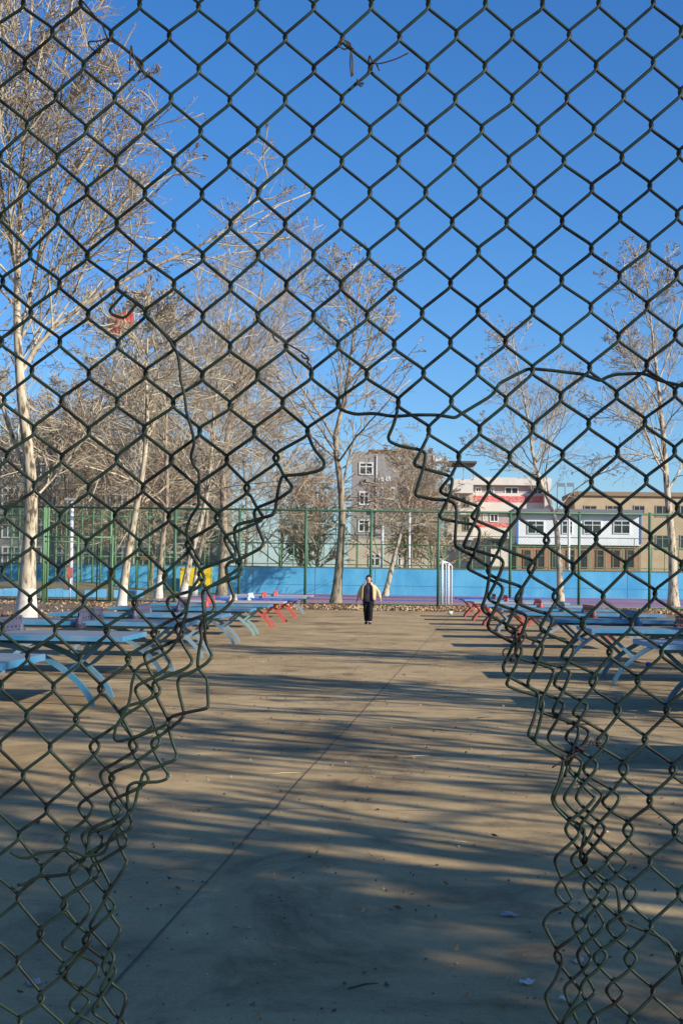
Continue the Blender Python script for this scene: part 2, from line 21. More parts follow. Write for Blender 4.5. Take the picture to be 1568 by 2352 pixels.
[(855,-284),(848,-273),(855,-260),(914,-212),(921,-202),(914,-190),(855,-142),(848,-131),(855,-118),(914,-70),(921,-60),(914,-48),(855,0),(848,11),(855,24),(914,74),(921,84),(914,96),(853,146),(846,156),(853,168),(913,218),(920,228),(913,240),(853,288),(846,299),(853,312),(912,358),(919,369),(912,382),(852,430),(845,441),(852,454),(909,502),(916,512),(909,524),(849,572),(842,583),(849,596),(904,642),(911,652),(904,664),(846,714),(839,724),(846,736),(902,780),(909,791),(902,804),(845,848),(838,859),(845,872),(911,912),(918,923),(911,936),(912,943),(904,975),(891,1003),(893,1013),(915,1024),(964,1033),(977,1041),(976,1055),(972,1074),(959,1115),(953,1132),(956,1139),(993,1147),(1029,1149),(1045,1158),(1048,1175),(1044,1241),(1045,1254),(1055,1261),(1084,1277),(1089,1280),(1120,1301),(1124,1310),(1122,1329),(1116,1367),(1106,1394),(1108,1401),(1116,1409),(1158,1432),(1183,1445),(1185,1454),(1178,1478),(1165,1508),(1154,1530),(1156,1541),(1167,1553),(1212,1578),(1233,1590),(1237,1600),(1234,1618),(1223,1658),(1212,1683),(1215,1692),(1228,1702),(1263,1723),(1290,1739),(1293,1748),(1288,1775),(1281,1801),(1271,1821),(1266,1834),(1274,1854),(1305,1885),(1325,1903),(1330,1914),(1318,1930),(1289,1955),(1275,1968),(1273,1979),(1289,2019),(1312,2062),(1314,2069),(1300,2080),(1266,2093),(1249,2113),(1247,2122),(1276,2178),(1290,2194),(1290,2205),(1283,2230),(1271,2256),(1253,2281),(1252,2292),(1262,2319),(1283,2350),(1285,2370),(1269,2395)],
[(980,-286),(987,-275),(980,-262),(920,-214),(913,-204),(920,-192),(980,-144),(987,-133),(980,-120),(920,-72),(913,-62),(920,-50),(980,-2),(987,9),(980,22),(920,74),(913,84),(920,96),(979,144),(986,155),(979,168),(919,218),(912,228),(919,240),(976,288),(983,299),(976,312),(918,358),(911,369),(918,382),(974,430),(981,441),(974,454),(915,502),(908,512),(915,524),(971,572),(978,583),(971,596),(910,642),(903,652),(910,664),(966,708),(973,719),(966,732),(908,780),(901,791),(908,804),(969,846),(976,856),(969,868),(917,912),(910,923),(917,936),(981,976),(988,987),(981,1000),(984,999),(966,1035),(951,1062),(954,1070),(969,1075),(1029,1092),(1039,1102),(1036,1118),(1032,1139),(1009,1183),(1012,1191),(1042,1198),(1089,1205),(1102,1217),(1097,1246),(1084,1282),(1084,1280),(1073,1301),(1076,1308),(1118,1329),(1147,1342),(1155,1352),(1151,1365),(1136,1398),(1122,1427),(1118,1438),(1127,1449),(1176,1476),(1194,1485),(1198,1495),(1187,1521),(1171,1554),(1162,1569),(1166,1576),(1189,1586),(1232,1598),(1243,1605),(1248,1616),(1243,1641),(1234,1678),(1227,1699),(1234,1710),(1281,1734),(1299,1750),(1303,1760),(1295,1786),(1296,1785),(1276,1823),(1270,1834),(1278,1850),(1314,1883),(1338,1901),(1342,1908),(1339,1930),(1334,1952),(1330,1970),(1343,1988),(1394,2024),(1414,2034),(1420,2064),(1421,2098),(1432,2118),(1504,2147),(1530,2160),(1546,2185),(1555,2209),(1566,2243),(1568,2261)],
[(986,-286),(979,-275),(986,-262),(1045,-214),(1052,-204),(1045,-192),(986,-144),(979,-133),(986,-120),(1045,-72),(1052,-62),(1045,-50),(986,-2),(979,9),(986,22),(1045,68),(1052,79),(1045,92),(985,144),(978,155),(985,168),(1042,216),(1049,227),(1042,240),(982,288),(975,299),(982,312),(1039,358),(1046,368),(1039,380),(980,430),(973,441),(980,454),(1035,500),(1042,510),(1035,522),(977,572),(970,583),(977,596),(1031,640),(1038,650),(1031,662),(972,708),(965,719),(972,732),(1031,776),(1038,787),(1031,800),(975,846),(968,856),(975,868),(1033,910),(1040,921),(1033,934),(987,976),(980,987),(987,1000),(1050,1038),(1057,1049),(1050,1062),(1035,1095),(1014,1118),(1010,1128),(1016,1134),(1095,1162),(1100,1173),(1095,1188),(1082,1214),(1064,1251),(1067,1257),(1092,1264),(1149,1282),(1156,1293),(1149,1313),(1131,1351),(1120,1370),(1124,1379),(1145,1389),(1185,1403),(1205,1411),(1210,1420),(1203,1441),(1189,1474),(1182,1496),(1186,1509),(1203,1516),(1234,1524),(1265,1534),(1272,1543),(1265,1561),(1248,1596),(1239,1614),(1237,1627),(1248,1638),(1281,1649),(1322,1665),(1329,1675),(1324,1701),(1310,1725),(1299,1750),(1303,1766),(1324,1790),(1336,1803),(1361,1827),(1365,1834),(1343,1859),(1307,1885),(1297,1903),(1300,1912),(1316,1934),(1332,1955),(1350,1972),(1348,1985),(1325,1999),(1287,2022),(1275,2039),(1277,2053),(1296,2075),(1327,2100),(1343,2118),(1345,2127),(1327,2145),(1280,2178),(1272,2192),(1276,2205),(1287,2218),(1312,2250),(1329,2270),(1333,2279),(1325,2292),(1291,2346),(1285,2368)],
[(1111,-288),(1118,-277),(1111,-264),(1051,-216),(1044,-206),(1051,-194),(1111,-146),(1118,-135),(1111,-122),(1051,-74),(1044,-64),(1051,-52),(1111,-4),(1118,7),(1111,20),(1051,68),(1044,79),(1051,92),(1110,142),(1117,153),(1110,166),(1048,216),(1041,227),(1048,240),(1103,286),(1110,296),(1103,308),(1045,358),(1038,368),(1045,380),(1098,430),(1105,441),(1098,454),(1041,500),(1034,510),(1041,522),(1095,566),(1102,576),(1095,588),(1037,640),(1030,650),(1037,662),(1094,704),(1101,714),(1094,726),(1037,776),(1030,787),(1037,800),(1093,840),(1100,851),(1093,864),(1039,910),(1032,921),(1039,934),(1098,976),(1105,987),(1098,1000),(1056,1038),(1049,1049),(1056,1062),(1119,1108),(1126,1119),(1119,1132),(1097,1165),(1081,1186),(1087,1193),(1160,1224),(1162,1230),(1139,1274),(1124,1302),(1117,1310),(1121,1318),(1140,1329),(1176,1340),(1194,1347),(1200,1355),(1189,1387),(1165,1432),(1160,1441),(1171,1452),(1194,1458),(1241,1476),(1247,1487),(1238,1514),(1211,1566),(1212,1575),(1223,1583),(1250,1594),(1281,1605),(1295,1618),(1292,1627),(1279,1654),(1258,1687),(1258,1699),(1272,1712),(1304,1729),(1330,1743),(1337,1754),(1324,1786),(1325,1785),(1296,1828),(1294,1835),(1300,1843),(1325,1870),(1356,1894),(1363,1902),(1352,1926),(1332,1950),(1313,1966),(1311,1977),(1325,1999),(1345,2019),(1370,2046),(1373,2055),(1356,2073),(1350,2082),(1318,2107),(1313,2120),(1325,2147),(1338,2172),(1354,2196),(1356,2205),(1343,2223),(1314,2250),(1298,2263),(1295,2274),(1305,2303),(1327,2350)],
[(1117,-288),(1110,-277),(1117,-264),(1173,-216),(1180,-206),(1173,-194),(1117,-146),(1110,-135),(1117,-122),(1173,-74),(1180,-64),(1173,-52),(1117,-4),(1110,7),(1117,20),(1173,68),(1180,79),(1173,92),(1116,142),(1109,153),(1116,166),(1173,216),(1180,227),(1173,240),(1109,286),(1102,296),(1109,308),(1165,358),(1172,369),(1165,382),(1104,430),(1097,441),(1104,454),(1160,500),(1167,510),(1160,522),(1101,566),(1094,576),(1101,588),(1158,638),(1165,648),(1158,660),(1100,704),(1093,714),(1100,726),(1157,774),(1164,784),(1157,796),(1099,840),(1092,851),(1099,864),(1158,910),(1165,920),(1158,932),(1104,976),(1097,987),(1104,1000),(1167,1038),(1174,1049),(1167,1062),(1125,1108),(1118,1119),(1125,1132),(1187,1168),(1194,1179),(1187,1192),(1157,1227),(1145,1251),(1151,1259),(1185,1273),(1216,1284),(1228,1294),(1229,1301),(1216,1324),(1196,1353),(1184,1371),(1183,1381),(1194,1389),(1221,1400),(1259,1411),(1269,1422),(1266,1432),(1245,1474),(1229,1496),(1226,1508),(1243,1521),(1285,1532),(1303,1539),(1309,1548),(1292,1586),(1292,1587),(1270,1627),(1269,1636),(1281,1645),(1324,1663),(1346,1674),(1353,1685),(1339,1710),(1317,1734),(1305,1754),(1307,1766),(1339,1792),(1347,1796),(1377,1818),(1383,1829),(1356,1865),(1331,1894),(1331,1905),(1345,1926),(1363,1946),(1394,1972),(1396,1983),(1374,2001),(1345,2024),(1339,2033),(1341,2042),(1356,2071),(1383,2113),(1387,2125),(1370,2145),(1334,2176),(1324,2189),(1327,2203),(1338,2227),(1361,2268),(1366,2279),(1347,2299),(1314,2321),(1291,2350)],
[(1242,-286),(1249,-275),(1242,-262),(1179,-214),(1172,-204),(1179,-192),(1242,-144),(1249,-133),(1242,-120),(1179,-72),(1172,-62),(1179,-50),(1242,-2),(1249,9),(1242,22),(1179,68),(1172,79),(1179,92),(1237,142),(1244,153),(1237,166),(1179,216),(1172,227),(1179,240),(1232,288),(1239,299),(1232,312),(1171,358),(1164,369),(1171,382),(1224,430),(1231,440),(1224,452),(1166,500),(1159,510),(1166,522),(1223,568),(1230,578),(1223,590),(1164,638),(1157,648),(1164,660),(1220,704),(1227,714),(1220,726),(1163,774),(1156,784),(1163,796),(1219,838),(1226,849),(1219,862),(1164,910),(1157,920),(1164,932),(1220,972),(1227,983),(1220,996),(1173,1038),(1166,1049),(1173,1062),(1233,1100),(1240,1110),(1233,1122),(1193,1168),(1186,1179),(1193,1192),(1251,1228),(1262,1240),(1251,1256),(1221,1293),(1209,1307),(1221,1325),(1272,1355),(1284,1369),(1272,1387),(1274,1385),(1241,1436),(1240,1445),(1252,1454),(1308,1478),(1318,1489),(1310,1512),(1274,1563),(1271,1572),(1281,1579),(1295,1589),(1333,1609),(1349,1620),(1344,1632),(1324,1663),(1301,1685),(1298,1696),(1315,1712),(1339,1730),(1364,1745),(1372,1758),(1362,1775),(1335,1806),(1325,1823),(1321,1833),(1336,1852),(1372,1885),(1384,1894),(1389,1905),(1374,1930),(1345,1964),(1339,1974),(1352,1997),(1383,2031),(1396,2046),(1398,2054),(1379,2075),(1349,2104),(1345,2118),(1356,2147),(1379,2176),(1392,2192),(1390,2203),(1374,2225),(1338,2254),(1332,2268),(1336,2283),(1361,2328),(1372,2346),(1367,2364)],
[(1248,-286),(1241,-275),(1248,-262),(1303,-214),(1310,-204),(1303,-192),(1248,-144),(1241,-133),(1248,-120),(1303,-72),(1310,-62),(1303,-50),(1248,-2),(1241,9),(1248,22),(1303,68),(1310,79),(1303,92),(1243,142),(1236,153),(1243,166),(1298,214),(1305,225),(1298,238),(1238,288),(1231,299),(1238,312),(1291,358),(1298,368),(1291,380),(1230,430),(1223,440),(1230,452),(1287,496),(1294,507),(1287,520),(1229,568),(1222,578),(1229,590),(1286,632),(1293,643),(1286,656),(1226,704),(1219,714),(1226,726),(1286,768),(1293,779),(1286,792),(1225,838),(1218,849),(1225,862),(1284,900),(1291,911),(1284,924),(1226,972),(1219,983),(1226,996),(1288,1034),(1295,1044),(1288,1056),(1239,1100),(1232,1110),(1239,1122),(1298,1164),(1305,1174),(1298,1186),(1257,1228),(1246,1240),(1257,1256),(1313,1294),(1320,1305),(1313,1318),(1278,1355),(1266,1369),(1278,1387),(1334,1422),(1344,1433),(1334,1448),(1334,1447),(1292,1496),(1289,1506),(1301,1516),(1364,1548),(1371,1559),(1362,1578),(1337,1609),(1317,1632),(1315,1639),(1330,1649),(1366,1670),(1391,1685),(1396,1696),(1382,1721),(1343,1757),(1338,1768),(1348,1781),(1389,1804),(1414,1821),(1422,1832),(1412,1852),(1374,1890),(1362,1905),(1365,1914),(1412,1955),(1436,1975),(1439,1984),(1417,2008),(1374,2044),(1371,2057),(1383,2075),(1417,2104),(1439,2129),(1438,2138),(1414,2160),(1374,2185),(1362,2194),(1365,2205),(1379,2225),(1425,2270),(1431,2283),(1410,2306),(1365,2332),(1349,2348),(1350,2370)],
[(1371,-288),(1378,-278),(1371,-266),(1309,-218),(1302,-207),(1309,-194),(1371,-146),(1378,-136),(1371,-124),(1309,-76),(1302,-65),(1309,-52),(1371,-4),(1378,6),(1371,18),(1309,68),(1302,79),(1309,92),(1365,140),(1372,151),(1365,164),(1304,214),(1297,225),(1304,238),(1360,286),(1367,296),(1360,308),(1297,358),(1290,368),(1297,380),(1355,420),(1362,431),(1355,444),(1293,496),(1286,507),(1293,520),(1354,560),(1361,571),(1354,584),(1292,632),(1285,643),(1292,656),(1353,696),(1360,707),(1353,720),(1292,768),(1285,779),(1292,792),(1350,834),(1357,844),(1350,856),(1290,900),(1283,911),(1290,924),(1348,962),(1355,973),(1348,986),(1294,1034),(1287,1044),(1294,1056),(1354,1096),(1361,1107),(1354,1120),(1304,1164),(1297,1174),(1304,1186),(1365,1228),(1372,1238),(1365,1250),(1319,1294),(1312,1305),(1319,1318),(1381,1360),(1388,1370),(1381,1382),(1340,1422),(1330,1433),(1340,1448),(1396,1486),(1406,1497),(1396,1512),(1365,1548),(1350,1565),(1365,1586),(1413,1616),(1427,1631),(1413,1650),(1386,1683),(1370,1699),(1369,1705),(1377,1716),(1426,1745),(1445,1765),(1426,1791),(1410,1812),(1384,1836),(1382,1843),(1401,1863),(1436,1882),(1458,1905),(1436,1934),(1396,1970),(1392,1981),(1414,2008),(1440,2023),(1465,2049),(1440,2083),(1417,2107),(1396,2120),(1393,2131),(1414,2158),(1441,2176),(1465,2201),(1441,2232),(1401,2259),(1389,2274),(1408,2301),(1446,2335),(1459,2350)],
[(1377,-288),(1370,-278),(1377,-266),(1433,-218),(1440,-207),(1433,-194),(1377,-146),(1370,-136),(1377,-124),(1433,-76),(1440,-65),(1433,-52),(1377,-4),(1370,6),(1377,18),(1433,66),(1440,76),(1433,88),(1371,140),(1364,151),(1371,164),(1428,210),(1435,220),(1428,232),(1366,286),(1359,296),(1366,308),(1424,350),(1431,361),(1424,374),(1361,420),(1354,431),(1361,444),(1420,488),(1427,498),(1420,510),(1360,560),(1353,571),(1360,584),(1419,624),(1426,635),(1419,648),(1359,696),(1352,707),(1359,720),(1417,764),(1424,774),(1417,786),(1356,834),(1349,844),(1356,856),(1412,896),(1419,906),(1412,918),(1354,962),(1347,973),(1354,986),(1414,1026),(1421,1037),(1414,1050),(1360,1096),(1353,1107),(1360,1120),(1420,1158),(1427,1169),(1420,1182),(1371,1228),(1364,1238),(1371,1250),(1433,1290),(1440,1301),(1433,1314),(1387,1360),(1380,1370),(1387,1382),(1446,1422),(1453,1433),(1446,1446),(1402,1486),(1392,1497),(1402,1512),(1461,1552),(1471,1563),(1461,1578),(1421,1616),(1407,1631),(1421,1650),(1477,1687),(1487,1698),(1477,1713),(1436,1745),(1417,1765),(1436,1791),(1488,1827),(1498,1838),(1488,1853),(1447,1882),(1426,1905),(1447,1934),(1489,1968),(1496,1979),(1489,1992),(1452,2023),(1427,2049),(1452,2083),(1491,2116),(1498,2126),(1491,2138),(1453,2176),(1429,2201),(1453,2232),(1495,2266),(1502,2277),(1495,2290),(1455,2331),(1435,2352),(1455,2379),(1499,2418),(1506,2429),(1499,2442),(1439,2490),(1432,2501),(1439,2514),(1499,2562),(1506,2573),(1499,2586),(1439,2634),(1432,2645),(1439,2658),(1499,2706),(1506,2717),(1499,2730),(1439,2778),(1432,2789),(1439,2802),(1499,2850),(1506,2861),(1499,2874),(1439,2922),(1432,2933),(1439,2946),(1499,2994),(1506,3005),(1499,3018),(1439,3066),(1432,3077),(1439,3090),(1499,3138),(1506,3149),(1499,3162),(1439,3210),(1432,3221),(1439,3234),(1499,3282),(1506,3293),(1499,3306),(1439,3354),(1432,3365),(1439,3378),(1499,3426),(1506,3437),(1499,3450),(1439,3498),(1432,3509),(1439,3522),(1499,3570),(1506,3581),(1499,3594),(1439,3642),(1432,3653),(1439,3666),(1499,3714),(1506,3725),(1499,3738),(1439,3786),(1432,3797),(1439,3810),(1499,3858),(1506,3869),(1499,3882),(1439,3930),(1432,3941),(1439,3954),(1499,4002),(1506,4013),(1499,4026),(1439,4074),(1432,4085),(1439,4098),(1499,4146),(1506,4157),(1499,4170),(1439,4218),(1432,4229),(1439,4242)],
[(1496,-290),(1503,-280),(1496,-268),(1439,-220),(1432,-209),(1439,-196),(1496,-148),(1503,-138),(1496,-126),(1439,-78),(1432,-67),(1439,-54),(1496,-6),(1503,4),(1496,16),(1439,66),(1432,76),(1439,88),(1496,132),(1503,143),(1496,156),(1434,210),(1427,220),(1434,232),(1491,276),(1498,287),(1491,300),(1430,350),(1423,361),(1430,374),(1488,416),(1495,426),(1488,438),(1426,488),(1419,498),(1426,510),(1486,554),(1493,565),(1486,578),(1425,624),(1418,635),(1425,648),(1482,692),(1489,702),(1482,714),(1423,764),(1416,774),(1423,786),(1481,828),(1488,839),(1481,852),(1418,896),(1411,906),(1418,918),(1477,958),(1484,968),(1477,980),(1420,1026),(1413,1037),(1420,1050),(1480,1092),(1487,1102),(1480,1114),(1426,1158),(1419,1169),(1426,1182),(1490,1224),(1497,1235),(1490,1248),(1439,1290),(1432,1301),(1439,1314),(1500,1352),(1507,1363),(1500,1376),(1452,1422),(1445,1433),(1452,1446),(1515,1486),(1522,1497),(1515,1510),(1467,1552),(1457,1563),(1467,1578),(1527,1617),(1538,1629),(1527,1645),(1483,1687),(1473,1698),(1483,1713),(1540,1752),(1554,1767),(1540,1786),(1494,1827),(1484,1838),(1494,1853),(1547,1895),(1559,1909),(1547,1927),(1495,1968),(1488,1979),(1495,1992),(1554,2042),(1561,2052),(1554,2064),(1497,2116),(1490,2126),(1497,2138),(1558,2192),(1565,2203),(1558,2216),(1501,2266),(1494,2277),(1501,2290),(1563,2344),(1570,2354),(1563,2366),(1505,2418),(1498,2429),(1505,2442),(1565,2490),(1572,2501),(1565,2514),(1505,2562),(1498,2573),(1505,2586),(1565,2634),(1572,2645),(1565,2658),(1505,2706),(1498,2717),(1505,2730),(1565,2778),(1572,2789),(1565,2802),(1505,2850),(1498,2861),(1505,2874),(1565,2922),(1572,2933),(1565,2946),(1505,2994),(1498,3005),(1505,3018),(1565,3066),(1572,3077),(1565,3090),(1505,3138),(1498,3149),(1505,3162),(1565,3210),(1572,3221),(1565,3234),(1505,3282),(1498,3293),(1505,3306),(1565,3354),(1572,3365),(1565,3378),(1505,3426),(1498,3437),(1505,3450),(1565,3498),(1572,3509),(1565,3522),(1505,3570),(1498,3581),(1505,3594),(1565,3642),(1572,3653),(1565,3666),(1505,3714),(1498,3725),(1505,3738),(1565,3786),(1572,3797),(1565,3810),(1505,3858),(1498,3869),(1505,3882),(1565,3930),(1572,3941),(1565,3954),(1505,4002),(1498,4013),(1505,4026),(1565,4074),(1572,4085),(1565,4098),(1505,4146),(1498,4157),(1505,4170),(1565,4218),(1572,4229),(1565,4242)],
[(1502,-290),(1495,-280),(1502,-268),(1560,-220),(1567,-209),(1560,-196),(1502,-148),(1495,-138),(1502,-126),(1560,-78),(1567,-67),(1560,-54),(1502,-6),(1495,4),(1502,16),(1560,60),(1567,71),(1560,84),(1502,132),(1495,143),(1502,156),(1558,202),(1565,212),(1558,224),(1497,276),(1490,287),(1497,300),(1555,342),(1562,352),(1555,364),(1494,416),(1487,426),(1494,438),(1551,482),(1558,493),(1551,506),(1492,554),(1485,565),(1492,578),(1550,620),(1557,631),(1550,644),(1488,692),(1481,702),(1488,714),(1547,758),(1554,769),(1547,782),(1487,828),(1480,839),(1487,852),(1546,890),(1553,901),(1546,914),(1483,958),(1476,968),(1483,980),(1545,1024),(1552,1035),(1545,1048),(1486,1092),(1479,1102),(1486,1114),(1551,1156),(1558,1167),(1551,1180),(1496,1224),(1489,1235),(1496,1248),(1561,1288),(1568,1298),(1561,1310),(1506,1352),(1499,1363),(1506,1376),(1572,1418),(1579,1429),(1572,1442),(1521,1486),(1514,1497),(1521,1510),(1585,1554),(1592,1564),(1585,1576),(1533,1617),(1522,1629),(1533,1645),(1599,1688),(1606,1699),(1599,1712),(1548,1752),(1534,1767),(1548,1786),(1611,1826),(1618,1837),(1611,1850),(1553,1895),(1541,1909),(1553,1927),(1617,1968),(1624,1979),(1617,1992),(1560,2042),(1553,2052),(1560,2064),(1621,2116),(1628,2126),(1621,2138),(1564,2192),(1557,2203),(1564,2216),(1625,2266),(1632,2277),(1625,2290),(1569,2344),(1562,2354),(1569,2366),(1629,2416),(1636,2426),(1629,2438),(1569,2488),(1562,2498),(1569,2510),(1629,2560),(1636,2570),(1629,2582),(1569,2632),(1562,2642),(1569,2654),(1629,2704),(1636,2714),(1629,2726),(1569,2776),(1562,2786),(1569,2798),(1629,2848),(1636,2858),(1629,2870),(1569,2920),(1562,2930),(1569,2942),(1629,2992),(1636,3002),(1629,3014),(1569,3064),(1562,3074),(1569,3086),(1629,3136),(1636,3146),(1629,3158),(1569,3208),(1562,3218),(1569,3230),(1629,3280),(1636,3290),(1629,3302),(1569,3352),(1562,3362),(1569,3374),(1629,3424),(1636,3434),(1629,3446),(1569,3496),(1562,3506),(1569,3518),(1629,3568),(1636,3578),(1629,3590),(1569,3640),(1562,3650),(1569,3662),(1629,3712),(1636,3722),(1629,3734),(1569,3784),(1562,3794),(1569,3806),(1629,3856),(1636,3866),(1629,3878),(1569,3928),(1562,3938),(1569,3950),(1629,4000),(1636,4010),(1629,4022),(1569,4072),(1562,4082),(1569,4094),(1629,4144),(1636,4154),(1629,4166)],
[(1624,-290),(1631,-280),(1624,-268),(1566,-220),(1559,-209),(1566,-196),(1624,-148),(1631,-138),(1624,-126),(1566,-78),(1559,-67),(1566,-54),(1624,-6),(1631,4),(1624,16),(1566,60),(1559,71),(1566,84),(1624,132),(1631,143),(1624,156),(1564,202),(1557,212),(1564,224),(1619,276),(1626,287),(1619,300),(1561,342),(1554,352),(1561,364),(1616,416),(1623,426),(1616,438),(1557,482),(1550,493),(1557,506),(1614,554),(1621,565),(1614,578),(1556,620),(1549,631),(1556,644),(1610,692),(1617,702),(1610,714),(1553,758),(1546,769),(1553,782),(1609,828),(1616,839),(1609,852),(1552,890),(1545,901),(1552,914),(1605,958),(1612,968),(1605,980),(1551,1024),(1544,1035),(1551,1048),(1608,1092),(1615,1102),(1608,1114),(1557,1156),(1550,1167),(1557,1180),(1618,1224),(1625,1235),(1618,1248),(1567,1288),(1560,1298),(1567,1310),(1628,1352),(1635,1363),(1628,1376),(1578,1418),(1571,1429),(1578,1442),(1643,1486),(1650,1497),(1643,1510),(1591,1554),(1584,1564),(1591,1576),(1655,1620),(1662,1630),(1655,1642),(1605,1688),(1598,1699),(1605,1712),(1669,1758),(1676,1768),(1669,1780),(1617,1826),(1610,1837),(1617,1850),(1675,1900),(1682,1910),(1675,1922),(1623,1968),(1616,1979),(1623,1992),(1682,2042),(1689,2052),(1682,2064),(1627,2116),(1620,2126),(1627,2138),(1686,2192),(1693,2203),(1686,2216),(1631,2266),(1624,2277),(1631,2290),(1691,2344),(1698,2354),(1691,2366),(1631,2416),(1624,2426),(1631,2438),(1691,2488),(1698,2498),(1691,2510),(1631,2560),(1624,2570),(1631,2582),(1691,2632),(1698,2642),(1691,2654),(1631,2704),(1624,2714),(1631,2726),(1691,2776),(1698,2786),(1691,2798),(1631,2848),(1624,2858),(1631,2870),(1691,2920),(1698,2930),(1691,2942),(1631,2992),(1624,3002),(1631,3014),(1691,3064),(1698,3074),(1691,3086),(1631,3136),(1624,3146),(1631,3158),(1691,3208),(1698,3218),(1691,3230),(1631,3280),(1624,3290),(1631,3302),(1691,3352),(1698,3362),(1691,3374),(1631,3424),(1624,3434),(1631,3446),(1691,3496),(1698,3506),(1691,3518),(1631,3568),(1624,3578),(1631,3590),(1691,3640),(1698,3650),(1691,3662),(1631,3712),(1624,3722),(1631,3734),(1691,3784),(1698,3794),(1691,3806),(1631,3856),(1624,3866),(1631,3878),(1691,3928),(1698,3938),(1691,3950),(1631,4000),(1624,4010),(1631,4022),(1691,4072),(1698,4082),(1691,4094),(1631,4144),(1624,4154),(1631,4166)],
[(1630,-290),(1623,-280),(1630,-268),(1688,-220),(1695,-209),(1688,-196),(1630,-148),(1623,-138),(1630,-126),(1688,-78),(1695,-67),(1688,-54),(1630,-6),(1623,4),(1630,16),(1688,60),(1695,71),(1688,84),(1630,132),(1623,143),(1630,156),(1686,202),(1693,212),(1686,224),(1625,276),(1618,287),(1625,300),(1683,342),(1690,352),(1683,364),(1622,416),(1615,426),(1622,438),(1679,482),(1686,493),(1679,506),(1620,554),(1613,565),(1620,578),(1678,620),(1685,631),(1678,644),(1616,692),(1609,702),(1616,714),(1675,758),(1682,769),(1675,782),(1615,828),(1608,839),(1615,852),(1674,890),(1681,901),(1674,914),(1611,958),(1604,968),(1611,980),(1673,1024),(1680,1035),(1673,1048),(1614,1092),(1607,1102),(1614,1114),(1679,1156),(1686,1167),(1679,1180),(1624,1224),(1617,1235),(1624,1248),(1689,1288),(1696,1298),(1689,1310),(1634,1352),(1627,1363),(1634,1376),(1700,1418),(1707,1429),(1700,1442),(1649,1486),(1642,1497),(1649,1510),(1713,1554),(1720,1564),(1713,1576),(1661,1620),(1654,1630),(1661,1642),(1727,1688),(1734,1699),(1727,1712),(1675,1758),(1668,1768),(1675,1780),(1739,1826),(1746,1837),(1739,1850),(1681,1900),(1674,1910),(1681,1922),(1745,1968),(1752,1979),(1745,1992),(1688,2042),(1681,2052),(1688,2064),(1749,2116),(1756,2126),(1749,2138),(1692,2192),(1685,2203),(1692,2216),(1753,2266),(1760,2277),(1753,2290),(1697,2344),(1690,2354),(1697,2366),(1757,2416),(1764,2426),(1757,2438),(1697,2488),(1690,2498),(1697,2510),(1757,2560),(1764,2570),(1757,2582),(1697,2632),(1690,2642),(1697,2654),(1757,2704),(1764,2714),(1757,2726),(1697,2776),(1690,2786),(1697,2798),(1757,2848),(1764,2858),(1757,2870),(1697,2920),(1690,2930),(1697,2942),(1757,2992),(1764,3002),(1757,3014),(1697,3064),(1690,3074),(1697,3086),(1757,3136),(1764,3146),(1757,3158),(1697,3208),(1690,3218),(1697,3230),(1757,3280),(1764,3290),(1757,3302),(1697,3352),(1690,3362),(1697,3374),(1757,3424),(1764,3434),(1757,3446),(1697,3496),(1690,3506),(1697,3518),(1757,3568),(1764,3578),(1757,3590),(1697,3640),(1690,3650),(1697,3662),(1757,3712),(1764,3722),(1757,3734),(1697,3784),(1690,3794),(1697,3806),(1757,3856),(1764,3866),(1757,3878),(1697,3928),(1690,3938),(1697,3950),(1757,4000),(1764,4010),(1757,4022),(1697,4072),(1690,4082),(1697,4094),(1757,4144),(1764,4154),(1757,4166)],
